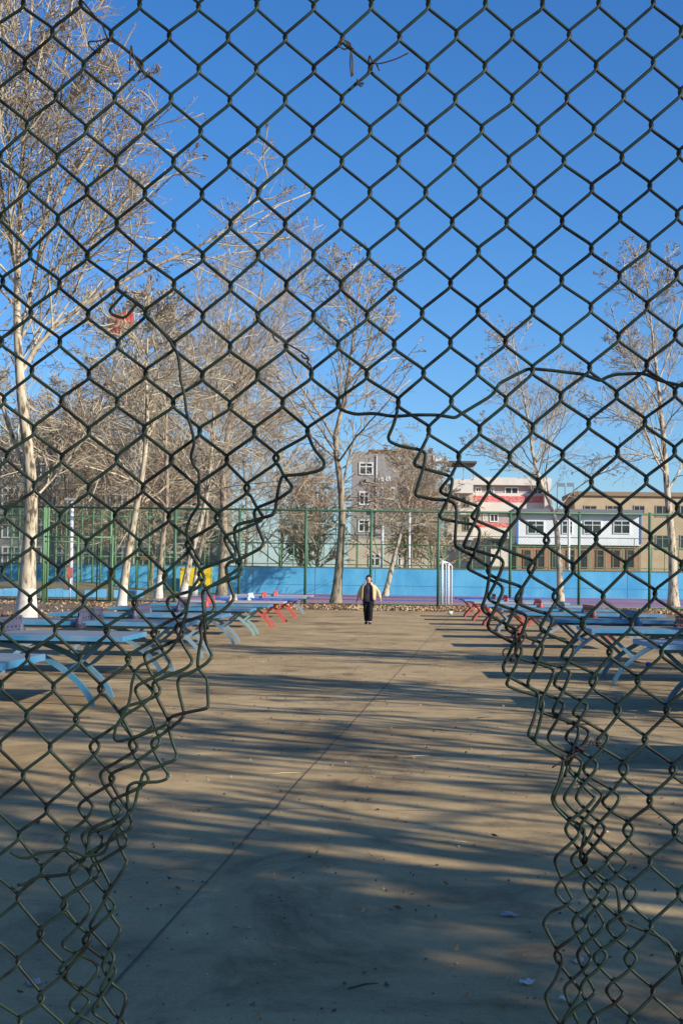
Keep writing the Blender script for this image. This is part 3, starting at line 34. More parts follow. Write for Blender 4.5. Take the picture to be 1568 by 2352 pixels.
[(1752,-290),(1759,-280),(1752,-268),(1694,-220),(1687,-209),(1694,-196),(1752,-148),(1759,-138),(1752,-126),(1694,-78),(1687,-67),(1694,-54),(1752,-6),(1759,4),(1752,16),(1694,60),(1687,71),(1694,84),(1752,132),(1759,143),(1752,156),(1692,202),(1685,212),(1692,224),(1747,276),(1754,287),(1747,300),(1689,342),(1682,352),(1689,364),(1744,416),(1751,426),(1744,438),(1685,482),(1678,493),(1685,506),(1742,554),(1749,565),(1742,578),(1684,620),(1677,631),(1684,644),(1738,692),(1745,702),(1738,714),(1681,758),(1674,769),(1681,782),(1737,828),(1744,839),(1737,852),(1680,890),(1673,901),(1680,914),(1733,958),(1740,968),(1733,980),(1679,1024),(1672,1035),(1679,1048),(1736,1092),(1743,1102),(1736,1114),(1685,1156),(1678,1167),(1685,1180),(1746,1224),(1753,1235),(1746,1248),(1695,1288),(1688,1298),(1695,1310),(1756,1352),(1763,1363),(1756,1376),(1706,1418),(1699,1429),(1706,1442),(1771,1486),(1778,1497),(1771,1510),(1719,1554),(1712,1564),(1719,1576),(1783,1620),(1790,1630),(1783,1642),(1733,1688),(1726,1699),(1733,1712),(1797,1758),(1804,1768),(1797,1780),(1745,1826),(1738,1837),(1745,1850),(1803,1900),(1810,1910),(1803,1922),(1751,1968),(1744,1979),(1751,1992),(1810,2042),(1817,2052),(1810,2064),(1755,2116),(1748,2126),(1755,2138),(1814,2192),(1821,2203),(1814,2216),(1759,2266),(1752,2277),(1759,2290),(1819,2344),(1826,2354),(1819,2366),(1759,2416),(1752,2426),(1759,2438),(1819,2488),(1826,2498),(1819,2510),(1759,2560),(1752,2570),(1759,2582),(1819,2632),(1826,2642),(1819,2654),(1759,2704),(1752,2714),(1759,2726),(1819,2776),(1826,2786),(1819,2798),(1759,2848),(1752,2858),(1759,2870),(1819,2920),(1826,2930),(1819,2942),(1759,2992),(1752,3002),(1759,3014),(1819,3064),(1826,3074),(1819,3086),(1759,3136),(1752,3146),(1759,3158),(1819,3208),(1826,3218),(1819,3230),(1759,3280),(1752,3290),(1759,3302),(1819,3352),(1826,3362),(1819,3374),(1759,3424),(1752,3434),(1759,3446),(1819,3496),(1826,3506),(1819,3518),(1759,3568),(1752,3578),(1759,3590),(1819,3640),(1826,3650),(1819,3662),(1759,3712),(1752,3722),(1759,3734),(1819,3784),(1826,3794),(1819,3806),(1759,3856),(1752,3866),(1759,3878),(1819,3928),(1826,3938),(1819,3950),(1759,4000),(1752,4010),(1759,4022),(1819,4072),(1826,4082),(1819,4094),(1759,4144),(1752,4154),(1759,4166)]]
LOOSE=[
[(335,724),(369,758),(389,781),(399,798),(407,812),(413,845),(415,872),(424,909),(429,949),(439,983),(446,1016),(439,1050),(446,1070),(456,1086),(456,1145),(456,1160),(439,1187),(430,1213),(430,1234),(447,1267),(465,1297)],
[(460,1324),(441,1356),(432,1386),(429,1407),(423,1425),(411,1461),(390,1493),(366,1508),(345,1520),(323,1529),(314,1540),(304,1567),(301,1593),(296,1616),(282,1645),(269,1665),(264,1683),(264,1698),(271,1702),(300,1696),(331,1683),(352,1667)],
[(271,666),(332,710)],
[(291,669),(268,694),(253,713),(259,722),(286,729),(317,699),(332,713)],
[(298,1865),(282,1887),(260,1916),(251,1930),(247,1943),(237,1959),(215,1964),(197,1966),(173,1957),(146,1953),(117,1956),(92,1959),(65,1970),(45,1968),(25,1957)]]
TIES=[
[(788,85),(777,101),(790,113),(802,107),(793,93),(804,101),(806,114),(804,141),(807,176)],
[(812,112),(806,110),(809,134),(810,173)],
[(939,121),(904,137),(864,146),(855,141),(849,128),(847,147),(858,145),(848,157),(844,167),(855,151),(852,144),(860,142),(871,162)],
[(813,192),(821,188),(820,182),(822,193),(834,191),(829,198),(822,194),(817,193)],
[(191,3),(218,37),(235,57),(248,87),(285,111),(302,127),(322,151),(335,175)],
[(248,88),(228,94),(204,97),(208,108),(229,121),(231,108),(226,104)],
[(298,162),(302,105),(306,125),(322,162)],
[(587,719),(616,756),(656,787),(693,809),(708,823),(706,831),(713,839),(717,854)],
[(626,761),(629,777),(638,785)],
[(692,815),(697,822),(710,825),(705,831),(709,838),(706,846),(718,854)],
[(1208,1459),(1205,1453),(1196,1457),(1187,1467),(1185,1478),(1194,1470),(1186,1496),(1178,1503),(1173,1512),(1176,1521),(1181,1514),(1173,1511),(1169,1516),(1176,1520)],
[(1170,1490),(1158,1491),(1154,1501),(1162,1510)],
[(1205,1462),(1194,1481),(1185,1492),(1181,1503)],
[(1267,1763),(1295,1745),(1328,1725),(1339,1712),(1346,1714),(1353,1710),(1358,1701),(1362,1710),(1364,1703),(1380,1709),(1368,1712),(1380,1716)],
[(1317,1721),(1333,1724),(1339,1721),(1328,1719),(1346,1712)],
[(1281,1754),(1299,1745),(1324,1729)]]

R = math.radians
random.seed(7)
rng0 = np.random.default_rng(11)
scene = bpy.context.scene
COL = scene.collection
# ------------------------------------------------------------------ camera
F_PX, CX, CY, EYE = 3400.0, 784.0, 1176.0, 1.40
ya = Vector((0.02706, -0.04609, -1.0)).normalized()
xa = Vector((1.0, -0.0125, 0.02764)); xa = (xa - ya * xa.dot(ya)).normalized()
za = xa.cross(ya)
CAMR = Matrix((xa, ya, za))
cam_d = bpy.data.cameras.new('camera')
cam_d.sensor_fit = 'VERTICAL'; cam_d.sensor_height = 24.0; cam_d.sensor_width = 16.0
cam_d.lens = 24.0 * F_PX / 2352.0
cam_d.clip_start = 0.05; cam_d.clip_end = 3000
cam = bpy.data.objects.new('camera', cam_d)
M4 = CAMR.to_4x4(); M4.translation = Vector((0, 0, EYE))
cam.matrix_world = M4
COL.objects.link(cam); scene.camera = cam
def at(x, y, d):
    """world point seen at photo pixel (x,y) at distance d along +Y"""
    w = CAMR @ Vector(((x - CX) / F_PX, (CY - y) / F_PX, -1.0))
    s = d / w.y
    return Vector((w.x * s, d, EYE + w.z * s))
def ground(x, y):
    w = CAMR @ Vector(((x - CX) / F_PX, (CY - y) / F_PX, -1.0))
    s = -EYE / w.z
    return Vector((w.x * s, w.y * s, 0.0))
# ------------------------------------------------------------------ materials
def newmat(name):
    m = bpy.data.materials.new(name); m.use_nodes = True
    nt = m.node_tree; b = nt.nodes['Principled BSDF']
    return m, nt, b
def mat(name, col, rough=0.7, col2=None, scale=6.0, detail=6.0, metal=0.0, bump=0.0, bscale=None, coords='Object', thresh=(0.35, 0.7), spec=0.4, stretch=None):
    m, nt, b = newmat(name)
    b.inputs['Roughness'].default_value = rough
    b.inputs['Metallic'].default_value = metal
    b.inputs['Specular IOR Level'].default_value = spec
    b.inputs['Base Color'].default_value = (*col, 1)
    if col2 is not None or bump > 0:
        tc = nt.nodes.new('ShaderNodeTexCoord'); src = tc.outputs[coords]
        if stretch:
            mp = nt.nodes.new('ShaderNodeMapping'); mp.inputs['Scale'].default_value = stretch
            nt.links.new(src, mp.inputs['Vector']); src = mp.outputs['Vector']
        nz = nt.nodes.new('ShaderNodeTexNoise'); nz.inputs['Scale'].default_value = scale; nz.inputs['Detail'].default_value = detail
        nz.inputs['Roughness'].default_value = 0.6
        nt.links.new(src, nz.inputs['Vector'])
        if col2 is not None:
            cr = nt.nodes.new('ShaderNodeValToRGB')
            cr.color_ramp.elements[0].position = thresh[0]; cr.color_ramp.elements[0].color = (*col, 1)
            cr.color_ramp.elements[1].position = thresh[1]; cr.color_ramp.elements[1].color = (*col2, 1)
            nt.links.new(nz.outputs['Fac'], cr.inputs['Fac']); nt.links.new(cr.outputs['Color'], b.inputs['Base Color'])
        if bump > 0:
            n2 = nz
            if bscale:
                n2 = nt.nodes.new('ShaderNodeTexNoise'); n2.inputs['Scale'].default_value = bscale; n2.inputs['Detail'].default_value = 8
                nt.links.new(src, n2.inputs['Vector'])
            bp = nt.nodes.new('ShaderNodeBump'); bp.inputs['Strength'].default_value = bump; bp.inputs['Distance'].default_value = 0.02
            nt.links.new(n2.outputs['Fac'], bp.inputs['Height']); nt.links.new(bp.outputs['Normal'], b.inputs['Normal'])
    return m
# ------------------------------------------------------------------ mesh helpers
class MB:
    def __init__(s): s.v = []; s.f = []; s.mi = []; s.n = 0
    def add(s, V, Fc, mi=0):
        V = [tuple(p) for p in V]; o = len(s.v); s.v += V
        for f in Fc: s.f.append(tuple(i + o for i in f)); s.mi.append(mi)
    def box(s, lo, hi, mi=0, M=None):
        x0, y0, z0 = lo; x1, y1, z1 = hi
        V = [(x0,y0,z0),(x1,y0,z0),(x1,y1,z0),(x0,y1,z0),(x0,y0,z1),(x1,y0,z1),(x1,y1,z1),(x0,y1,z1)]
        if M is not None: V = [tuple(M @ Vector(p)) for p in V]
        s.add(V, [(0,3,2,1),(4,5,6,7),(0,1,5,4),(1,2,6,5),(2,3,7,6),(3,0,4,7)], mi)
    def bev(s, lo, hi, b=0.01, mi=0):
        bm = bmesh.new(); x0, y0, z0 = lo; x1, y1, z1 = hi
        bmesh.ops.create_cube(bm, size=1)
        for v in bm.verts: v.co = Vector(((x0+x1)/2 + v.co.x*(x1-x0), (y0+y1)/2 + v.co.y*(y1-y0), (z0+z1)/2 + v.co.z*(z1-z0)))
        bmesh.ops.bevel(bm, geom=bm.edges[:], offset=b, segments=2, affect='EDGES', profile=0.7)
        bm.verts.index_update()
        s.add([v.co[:] for v in bm.verts], [[v.index for v in f.verts] for f in bm.faces], mi); bm.free()
    def tube(s, pts, r, sides=8, mi=0, caps=True, rz=None):
        pts = [Vector(p) for p in pts]; n = len(pts)
        rs = r if isinstance(r, (list, tuple)) else [r] * n
        up = Vector((0, 0, 1)); V = []; Fc = []
        t0 = (pts[1] - pts[0]).normalized()
        a = t0.orthogonal().normalized()
        for i in range(n):
            t = (pts[min(i+1, n-1)] - pts[max(i-1, 0)])
            t = t.normalized() if t.length > 1e-9 else t0
            a = (a - t * a.dot(t)); a = a.normalized() if a.length > 1e-6 else t.orthogonal().normalized()
            b = t.cross(a)
            for k in range(sides):
                an = 2 * math.pi * (k + 0.5) / sides
                V.append(pts[i] + (a * math.cos(an) + b * math.sin(an)) * rs[i])
        for i in range(n - 1):
            for k in range(sides):
                k2 = (k + 1) % sides
                Fc.append((i*sides+k, i*sides+k2, (i+1)*sides+k2, (i+1)*sides+k))
        if caps:
            Fc.append(tuple(range(sides))[::-1]); Fc.append(tuple((n-1)*sides + k for k in range(sides)))
        s.add(V, Fc, mi)
    def flatbar(s, pts, w, h, wax, mi=0):
        """bar of rectangular section swept along pts; wax = width axis"""
        pts = [Vector(p) for p in pts]; n = len(pts); wax = Vector(wax).normalized(); V = []; Fc = []
        for i in range(n):
            t = (pts[min(i+1, n-1)] - pts[max(i-1, 0)]).normalized(); b = t.cross(wax).normalized()
            for (u, q) in ((-1,-1),(1,-1),(1,1),(-1,1)): V.append(pts[i] + wax*(u*w/2) + b*(q*h/2))
        for i in range(n-1):
            for k in range(4):
                k2 = (k+1) % 4; Fc.append((i*4+k, i*4+k2, (i+1)*4+k2, (i+1)*4+k))
        Fc.append((3,2,1,0)); Fc.append(tuple((n-1)*4+k for k in range(4)))
        s.add(V, Fc, mi)
    def build(s, name, mats, parent=None, smooth=False):
        me = bpy.data.meshes.new(name); me.from_pydata(s.v, [], s.f)
        for m in (mats if isinstance(mats, (list, tuple)) else [mats]): me.materials.append(m)
        if any(s.mi): me.polygons.foreach_set('material_index', s.mi)
        if smooth: me.polygons.foreach_set('use_smooth', [True] * len(me.polygons))
        me.update()
        o = bpy.data.objects.new(name, me); COL.objects.link(o)
        if parent is not None: o.parent = parent
        return o
def tag(o, label=None, cat=None, group=None, kind=None):
    if label: o['label'] = label
    if cat: o['category'] = cat
    if group: o['group'] = group
    if kind: o['kind'] = kind
    return o
def empty(name, loc, label=None, cat=None, group=None, rz=0.0):
    o = bpy.data.objects.new(name, None); COL.objects.link(o); o.location = loc; o.rotation_euler = (0, 0, rz)
    o.empty_display_size = 0.2
    return tag(o, label, cat, group)
def children_of(o): return [c for c in bpy.data.objects if c.parent == o]
# ------------------------------------------------------------------ world, sun
SUN = Vector((1.8, -1.08, 1.0)).normalized()
el = math.asin(SUN.z); az = math.atan2(SUN.x, SUN.y)
w = bpy.data.worlds.new('World'); scene.world = w; w.use_nodes = True
nt = w.node_tree; bg = nt.nodes['Background']
sky = nt.nodes.new('ShaderNodeTexSky'); sky.sky_type = 'NISHITA'; sky.sun_disc = False
sky.sun_elevation = el; sky.sun_rotation = az; sky.altitude = 200; sky.air_density = 1.0; sky.dust_density = 0.55; sky.ozone_density = 7.0
hs = nt.nodes.new('ShaderNodeHueSaturation'); hs.inputs['Saturation'].default_value = 1.14; hs.inputs['Hue'].default_value = 0.504; hs.inputs['Value'].default_value = 1.0
nt.links.new(sky.outputs['Color'], hs.inputs['Color']); nt.links.new(hs.outputs['Color'], bg.inputs['Color'])
bg.inputs['Strength'].default_value = 0.122
sd = bpy.data.lights.new('sun', 'SUN'); sd.energy = 5.0; sd.angle = R(0.5); sd.color = (1.0, 0.945, 0.85)
so = bpy.data.objects.new('sun', sd); COL.objects.link(so)
so.rotation_euler = SUN.to_track_quat('Z', 'Y').to_euler(); so.location = SUN * 60
scene.view_settings.view_transform = 'Standard'; scene.view_settings.look = 'None'
scene.view_settings.exposure = 0.4; scene.view_settings.gamma = 1.0
scene.cycles.max_bounces = 6
# ------------------------------------------------------------------ ground
def sheet(name, x0, x1, y0, y1, z, m, nx=1, ny=1):
    b = MB(); V = []; Fc = []
    for j in range(ny + 1):
        for i in range(nx + 1): V.append((x0 + (x1-x0)*i/nx, y0 + (y1-y0)*j/ny, z))
    for j in range(ny):
        for i in range(nx):
            a = j*(nx+1)+i; Fc.append((a, a+1, a+nx+2, a+nx+1))
    b.add(V, Fc); o = b.build(name, m); tag(o, kind='structure'); return o
m_soil = mat('soil', (0.20, 0.135, 0.08), 0.95, (0.11, 0.075, 0.05), 0.6, 10, bump=0.4, bscale=12)
sheet('ground', -900, 900, -200, 1500, -0.012, m_soil)
# concrete court : warm tan, blotchy, dusty
m_conc, nt, b = newmat('concrete')
tc = nt.nodes.new('ShaderNodeTexCoord')
def noise(scale, detail, rough=0.6, stretch=None, dist=0.0):
    n = nt.nodes.new('ShaderNodeTexNoise'); n.inputs['Scale'].default_value = scale; n.inputs['Detail'].default_value = detail
    n.inputs['Roughness'].default_value = rough; n.inputs['Distortion'].default_value = dist
    if stretch:
        mp = nt.nodes.new('ShaderNodeMapping'); mp.inputs['Scale'].default_value = stretch
        nt.links.new(tc.outputs['Object'], mp.inputs['Vector']); nt.links.new(mp.outputs['Vector'], n.inputs['Vector'])
    else: nt.links.new(tc.outputs['Object'], n.inputs['Vector'])
    return n
def ramp(fac, stops):
    c = nt.nodes.new('ShaderNodeValToRGB'); e = c.color_ramp.elements
    while len(e) < len(stops): e.new(0.5)
    for i, (p, col) in enumerate(stops): e[i].position = p; e[i].color = (*col, 1)
    nt.links.new(fac, c.inputs['Fac']); return c.outputs['Color']
def mix(a, bb, fac, mode='MIX'):
    x = nt.nodes.new('ShaderNodeMix'); x.data_type = 'RGBA'; x.blend_type = mode
    if isinstance(fac, float): x.inputs[0].default_value = fac
    else: nt.links.new(fac, x.inputs[0])
    nt.links.new(a, x.inputs[6]); nt.links.new(bb, x.inputs[7]); return x.outputs[2]
big = noise(0.42, 9, 0.62, dist=0.3); mid = noise(2.6, 10, 0.68, dist=0.5); fine = noise(38, 6, 0.75)
c1 = ramp(big.outputs['Fac'], [(0.30, (0.24, 0.158, 0.072)), (0.47, (0.41, 0.283, 0.132)), (0.58, (0.45, 0.315, 0.152)), (0.72, (0.54, 0.39, 0.20))])
c2 = ramp(mid.outputs['Fac'], [(0.28, (0.55, 0.53, 0.52)), (0.46, (0.95, 0.95, 0.95)), (0.58, (1, 1, 1)), (0.74, (1.25, 1.25, 1.25))])
c3 = ramp(fine.outputs['Fac'], [(0.3, (0.84, 0.83, 0.82)), (0.5, (1, 1, 1)), (0.72, (1.10, 1.10, 1.09))])
vor = nt.nodes.new('ShaderNodeTexVoronoi'); vor.inputs['Scale'].default_value = 7.0
nt.links.new(tc.outputs['Object'], vor.inputs['Vector'])
spk = ramp(vor.outputs['Distance'], [(0.0, (0.45, 0.42, 0.40)), (0.035, (0.5, 0.48, 0.46)), (0.06, (1, 1, 1))])
cc = mix(c1, c2, 1.0, 'MULTIPLY'); cc = mix(cc, c3, 1.0, 'MULTIPLY'); cc = mix(cc, spk, 0.8, 'MULTIPLY')
st_ = noise(0.9, 12, 0.72, stretch=(1.0, 0.55, 1), dist=1.2)
c4 = ramp(st_.outputs['Fac'], [(0.32, (0.46, 0.44, 0.44)), (0.42, (0.78, 0.77, 0.77)), (0.50, (1, 1, 1)), (0.58, (1.02, 1.02, 1.03)), (0.68, (1.22, 1.24, 1.28))])
cc = mix(cc, c4, 1.0, 'MULTIPLY')
gr_ = noise(120, 3, 0.8)
c5 = ramp(gr_.outputs['Fac'], [(0.36, (0.72, 0.71, 0.70)), (0.48, (1, 1, 1)), (0.66, (1.16, 1.16, 1.16))])
cc = mix(cc, c5, 1.0, 'MULTIPLY')
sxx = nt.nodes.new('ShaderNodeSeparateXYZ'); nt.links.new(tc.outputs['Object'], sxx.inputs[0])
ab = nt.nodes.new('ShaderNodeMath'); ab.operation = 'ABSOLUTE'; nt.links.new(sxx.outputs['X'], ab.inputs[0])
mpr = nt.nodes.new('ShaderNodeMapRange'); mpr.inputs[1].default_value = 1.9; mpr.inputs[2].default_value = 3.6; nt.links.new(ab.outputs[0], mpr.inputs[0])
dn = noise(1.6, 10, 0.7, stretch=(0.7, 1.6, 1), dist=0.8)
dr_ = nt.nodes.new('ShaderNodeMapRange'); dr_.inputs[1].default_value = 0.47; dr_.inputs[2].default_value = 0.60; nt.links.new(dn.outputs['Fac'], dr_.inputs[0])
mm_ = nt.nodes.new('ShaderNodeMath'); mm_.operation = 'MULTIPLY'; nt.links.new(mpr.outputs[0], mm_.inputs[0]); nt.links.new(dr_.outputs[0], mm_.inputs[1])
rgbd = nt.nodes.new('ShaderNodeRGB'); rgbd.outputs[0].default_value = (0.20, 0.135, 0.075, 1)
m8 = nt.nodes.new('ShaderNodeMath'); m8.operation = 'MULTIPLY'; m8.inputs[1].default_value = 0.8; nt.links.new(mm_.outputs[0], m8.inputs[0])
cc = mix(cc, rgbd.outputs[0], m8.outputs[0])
nt.links.new(cc, b.inputs['Base Color']); b.inputs['Roughness'].default_value = 0.85; b.inputs['Specular IOR Level'].default_value = 0.25
bp = nt.nodes.new('ShaderNodeBump'); bp.inputs['Strength'].default_value = 0.35; bp.inputs['Distance'].default_value = 0.004
hm = noise(14, 10, 0.72); nt.links.new(hm.outputs['Fac'], bp.inputs['Height']); nt.links.new(bp.outputs['Normal'], b.inputs['Normal'])
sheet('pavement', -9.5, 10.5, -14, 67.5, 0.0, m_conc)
# joints in the concrete (dirt filled)
m_joint = mat('joint_dirt', (0.10, 0.075, 0.05), 0.95, (0.17, 0.13, 0.09), 5, 6)
def strip(name, p0, p1, wdt, z, m, seed):
    rr = np.random.default_rng(seed); b = MB(); n = 90; p0 = Vector(p0); p1 = Vector(p1); d = (p1 - p0); t = d.normalized(); nrm = Vector((-t.y, t.x, 0))
    V = []; Fc = []
    for i in range(n + 1):
        c = p0 + d * (i / n) + nrm * (rr.normal() * 0.004); ww = wdt * (0.55 + 0.8 * rr.random())
        V += [(c + nrm*ww/2 + Vector((0,0,z)))[:], (c - nrm*ww/2 + Vector((0,0,z)))[:]]
        if i: Fc.append((2*i-2, 2*i-1, 2*i+1, 2*i))
    b.add(V, Fc); return tag(b.build(name, m), kind='structure')
strip('pavement_joint', (-1.18, 1.0, 0), (2.9, 62.0, 0), 0.010, 0.004, m_joint, 1)
strip('pavement_joint', (-9.0, 9.05, 0), (10.0, 9.15, 0), 0.008, 0.004, m_joint, 2)
strip('pavement_joint', (-9.0, 22.1, 0), (10.0, 22.2, 0), 0.016, 0.004, m_joint, 3)
# running court behind the trees: rubber surface with painted bands
m_track, nt, b = newmat('court_rubber')
tc = nt.nodes.new('ShaderNodeTexCoord'); sx = nt.nodes.new('ShaderNodeSeparateXYZ'); nt.links.new(tc.outputs['Object'], sx.inputs[0])
mr = nt.nodes.new('ShaderNodeMapRange'); mr.inputs[1].default_value = 84; mr.inputs[2].default_value = 141
nt.links.new(sx.outputs['Y'], mr.inputs[0])
pink = (0.42, 0.17, 0.18); blue = (0.13, 0.16, 0.38); lil = (0.27, 0.19, 0.34)
cr = nt.nodes.new('ShaderNodeValToRGB'); cr.color_ramp.interpolation = 'CONSTANT'
st = [(0.0, pink), (0.10, lil), (0.16, pink), (0.30, blue), (0.44, pink), (0.58, lil), (0.72, blue), (0.90, pink)]
e = cr.color_ramp.elements
while len(e) < len(st): e.new(0.5)
for i, (p, c) in enumerate(st): e[i].position = p; e[i].color = (*c, 1)
nt.links.new(mr.outputs[0], cr.inputs[0])
nz = nt.nodes.new('ShaderNodeTexNoise'); nz.inputs['Scale'].default_value = 0.8; nz.inputs['Detail'].default_value = 8; nt.links.new(tc.outputs['Object'], nz.inputs['Vector'])
r2 = nt.nodes.new('ShaderNodeValToRGB'); r2.color_ramp.elements[0].color = (0.75, 0.75, 0.75, 1); r2.color_ramp.elements[1].color = (1.15, 1.15, 1.15, 1); nt.links.new(nz.outputs['Fac'], r2.inputs[0])
xx = nt.nodes.new('ShaderNodeMix'); xx.data_type = 'RGBA'; xx.blend_type = 'MULTIPLY'; xx.inputs[0].default_value = 1
nt.links.new(cr.outputs[0], xx.inputs[6]); nt.links.new(r2.outputs[0], xx.inputs[7]); nt.links.new(xx.outputs[2], b.inputs['Base Color']); b.inputs['Roughness'].default_value = 0.8
sheet('court_surface', -14.5, 70, 84, 141, 0.0, m_track)
# low earth bank on the left behind the fence
bk = MB(); nx, ny = 40, 10; V = []; Fc = []
for j in range(ny+1):
    for i in range(nx+1):
        x = -75 + 60.0*i/nx; y = 100 + 36.0*j/ny
        h = 0.95 * math.sin(math.pi * j/ny) ** 0.7 * min(1.0, (nx - i) / 6.0) + 0.06*math.sin(i*1.7+j)*min(1, j)
        V.append((x, y, h * (1 if 0 < j < ny else 0) - 0.02))
for j in range(ny):
    for i in range(nx): a = j*(nx+1)+i; Fc.append((a, a+1, a+nx+2, a+nx+1))
bk.add(V, Fc); m_bank = mat('bank_earth', (0.22, 0.15, 0.09), 0.95, (0.13, 0.13, 0.06), 1.2, 8)
tag(bk.build('earth_bank', m_bank, smooth=True), kind='structure')
# ------------------------------------------------------------------ chain link fence in the foreground
FD = 1.6
m_wire, nt, b = newmat('green_wire')
tc = nt.nodes.new('ShaderNodeTexCoord'); nz = nt.nodes.new('ShaderNodeTexNoise'); nz.inputs['Scale'].default_value = 22; nz.inputs['Detail'].default_value = 6
nt.links.new(tc.outputs['Object'], nz.inputs['Vector'])
cr = nt.nodes.new('ShaderNodeValToRGB'); cr.color_ramp.elements[0].position = 0.40; cr.color_ramp.elements[0].color = (0.009, 0.010, 0.007, 1)
cr.color_ramp.elements[1].position = 0.50; cr.color_ramp.elements[1].color = (0.019, 0.034, 0.021, 1)
nt.links.new(nz.outputs['Fac'], cr.inputs[0]); nt.links.new(cr.outputs[0], b.inputs['Base Color'])
b.inputs['Roughness'].default_value = 0.5; b.inputs['Specular IOR Level'].default_value = 0.3
m_rust = mat('rusty_tie_wire', (0.020, 0.012, 0.009), 0.6, (0.055, 0.032, 0.022), 60, 5)
def crspline(P, sub):
    P = [np.array(p, float) for p in P]
    Q = [P[0]*2 - P[1]] + P + [P[-1]*2 - P[-2]]; out = []
    for i in range(1, len(Q) - 2):
        p0, p1, p2, p3 = Q[i-1], Q[i], Q[i+1], Q[i+2]
        a = 0.5
        t0 = 0.0; t1 = t0 + max(np.linalg.norm(p1-p0), 1e-6)**a; t2 = t1 + max(np.linalg.norm(p2-p1), 1e-6)**a; t3 = t2 + max(np.linalg.norm(p3-p2), 1e-6)**a
        n = max(2, min(sub, int(np.linalg.norm(p2-p1) / 4) + 2))
        for k in range(n):
            t = t1 + (t2 - t1) * k / n
            A1 = (t1-t)/(t1-t0)*p0 + (t-t0)/(t1-t0)*p1; A2 = (t2-t)/(t2-t1)*p1 + (t-t1)/(t2-t1)*p2; A3 = (t3-t)/(t3-t2)*p2 + (t-t2)/(t3-t2)*p3
            B1 = (t2-t)/(t2-t0)*A1 + (t-t0)/(t2-t0)*A2; B2 = (t3-t)/(t3-t1)*A2 + (t-t1)/(t3-t1)*A3
            out.append((t2-t)/(t2-t1)*B1 + (t-t1)/(t2-t1)*B2)
    out.append(P[-1]); return out
def fillet(P, rmax):
    P = [np.array(p, float) for p in P]; out = [P[0]]
    for i in range(1, len(P) - 1):
        a, p, b = P[i-1], P[i], P[i+1]; la = np.linalg.norm(a-p); lb = np.linalg.norm(b-p)
        if la < 1e-6 or lb < 1e-6: continue
        r = min(rmax, 0.48*la, 0.48*lb); q0 = p + (a-p)/la*r; q1 = p + (b-p)/lb*r
        for t in (0.0, 0.25, 0.5, 0.75, 1.0): out.append((1-t)**2*q0 + 2*t*(1-t)*p + t*t*q1)
    out.append(P[-1]); res = [out[0]]
    for q in out[1:]:
        d = np.linalg.norm(q - res[-1])
        if d < 0.3: continue
        n = int(d / 14) + 1
        for k in range(1, n + 1): res.append(res[-1] + (q - res[-1]) / (n - k + 1))
    return res
def wire_path(P, amp, seed, base=0.0, rmax=None):
    c = fillet(P, rmax) if rmax else crspline(P, 8); n = len(c); out = []; sm = []
    for i in range(n):
        d = c[min(i+1, n-1)] - c[max(i-1, 0)]; L = np.linalg.norm(d)
        sm.append(d[0] / L if L > 1e-6 else 0.0)
    for i in range(n):
        j0, j1 = max(0, i-2), min(n, i+3); tx = sum(sm[j0:j1]) / (j1 - j0)
        dep = FD + base + amp * max(-1, min(1, tx * 1.3))
        out.append(at(c[i][0], c[i][1], dep))
    return out
fence = empty('chain_link_fence', (0, FD, 0), 'torn dark green chain-link fence with a large ragged hole, close to the camera', 'fence')
def link_local(b, name, m, parent, smooth=True):
    off = Vector(parent.location)
    b.v = [tuple(Vector(p) - off) for p in b.v]
    return b.build(name, m, parent, smooth)
for k in range(1, 10):     # the regular mesh carries on to the posts on both sides
    WIRES += [[(x - 134*k, y) for x, y in WIRES[j]] for j in (0, 1)] + [[(x + 128*k, y) for x, y in WIRES[j]] for j in (28, 29)]
for i, P in enumerate(WIRES):
    b_ = MB(); b_.tube(wire_path(P, 0.0027, i, 0.0, 15), 0.00182, 8); link_local(b_, 'wire', m_wire, fence)
zr_ = at(784, -285, FD).z; xa_ = at(-1560, 1200, FD).x; xb_ = at(2910, 1200, FD).x
for X in (xa_, xb_):
    b_ = MB(); b_.tube([(X, FD, 0), (X, FD, zr_ + 0.06)], 0.024, 14); b_.tube([(X, FD, zr_ + 0.06), (X, FD, zr_ + 0.075)], [0.027, 0.02], 14); link_local(b_, 'post', m_wire, fence)
b_ = MB(); b_.tube([(xa_ + 0.025, FD, zr_), (xb_ - 0.025, FD, zr_)], 0.017, 12); link_local(b_, 'top_rail', m_wire, fence)
for i, P in enumerate(LOOSE):
    b_ = MB(); b_.tube(wire_path(P, 0.002, 50+i, -0.009), 0.00165, 7)
    o = link_local(b_, 'loose_wire', m_wire, fence); o['label'] = 'cut loose strand bent away from the mesh'
for i, P in enumerate(TIES):
    b_ = MB(); b_.tube(wire_path(P, 0.002, 90+i, -0.007), 0.0009, 6)
    o = link_local(b_, 'tie_wire', m_rust, fence); o['label'] = 'thin twisted rusty tie wire'
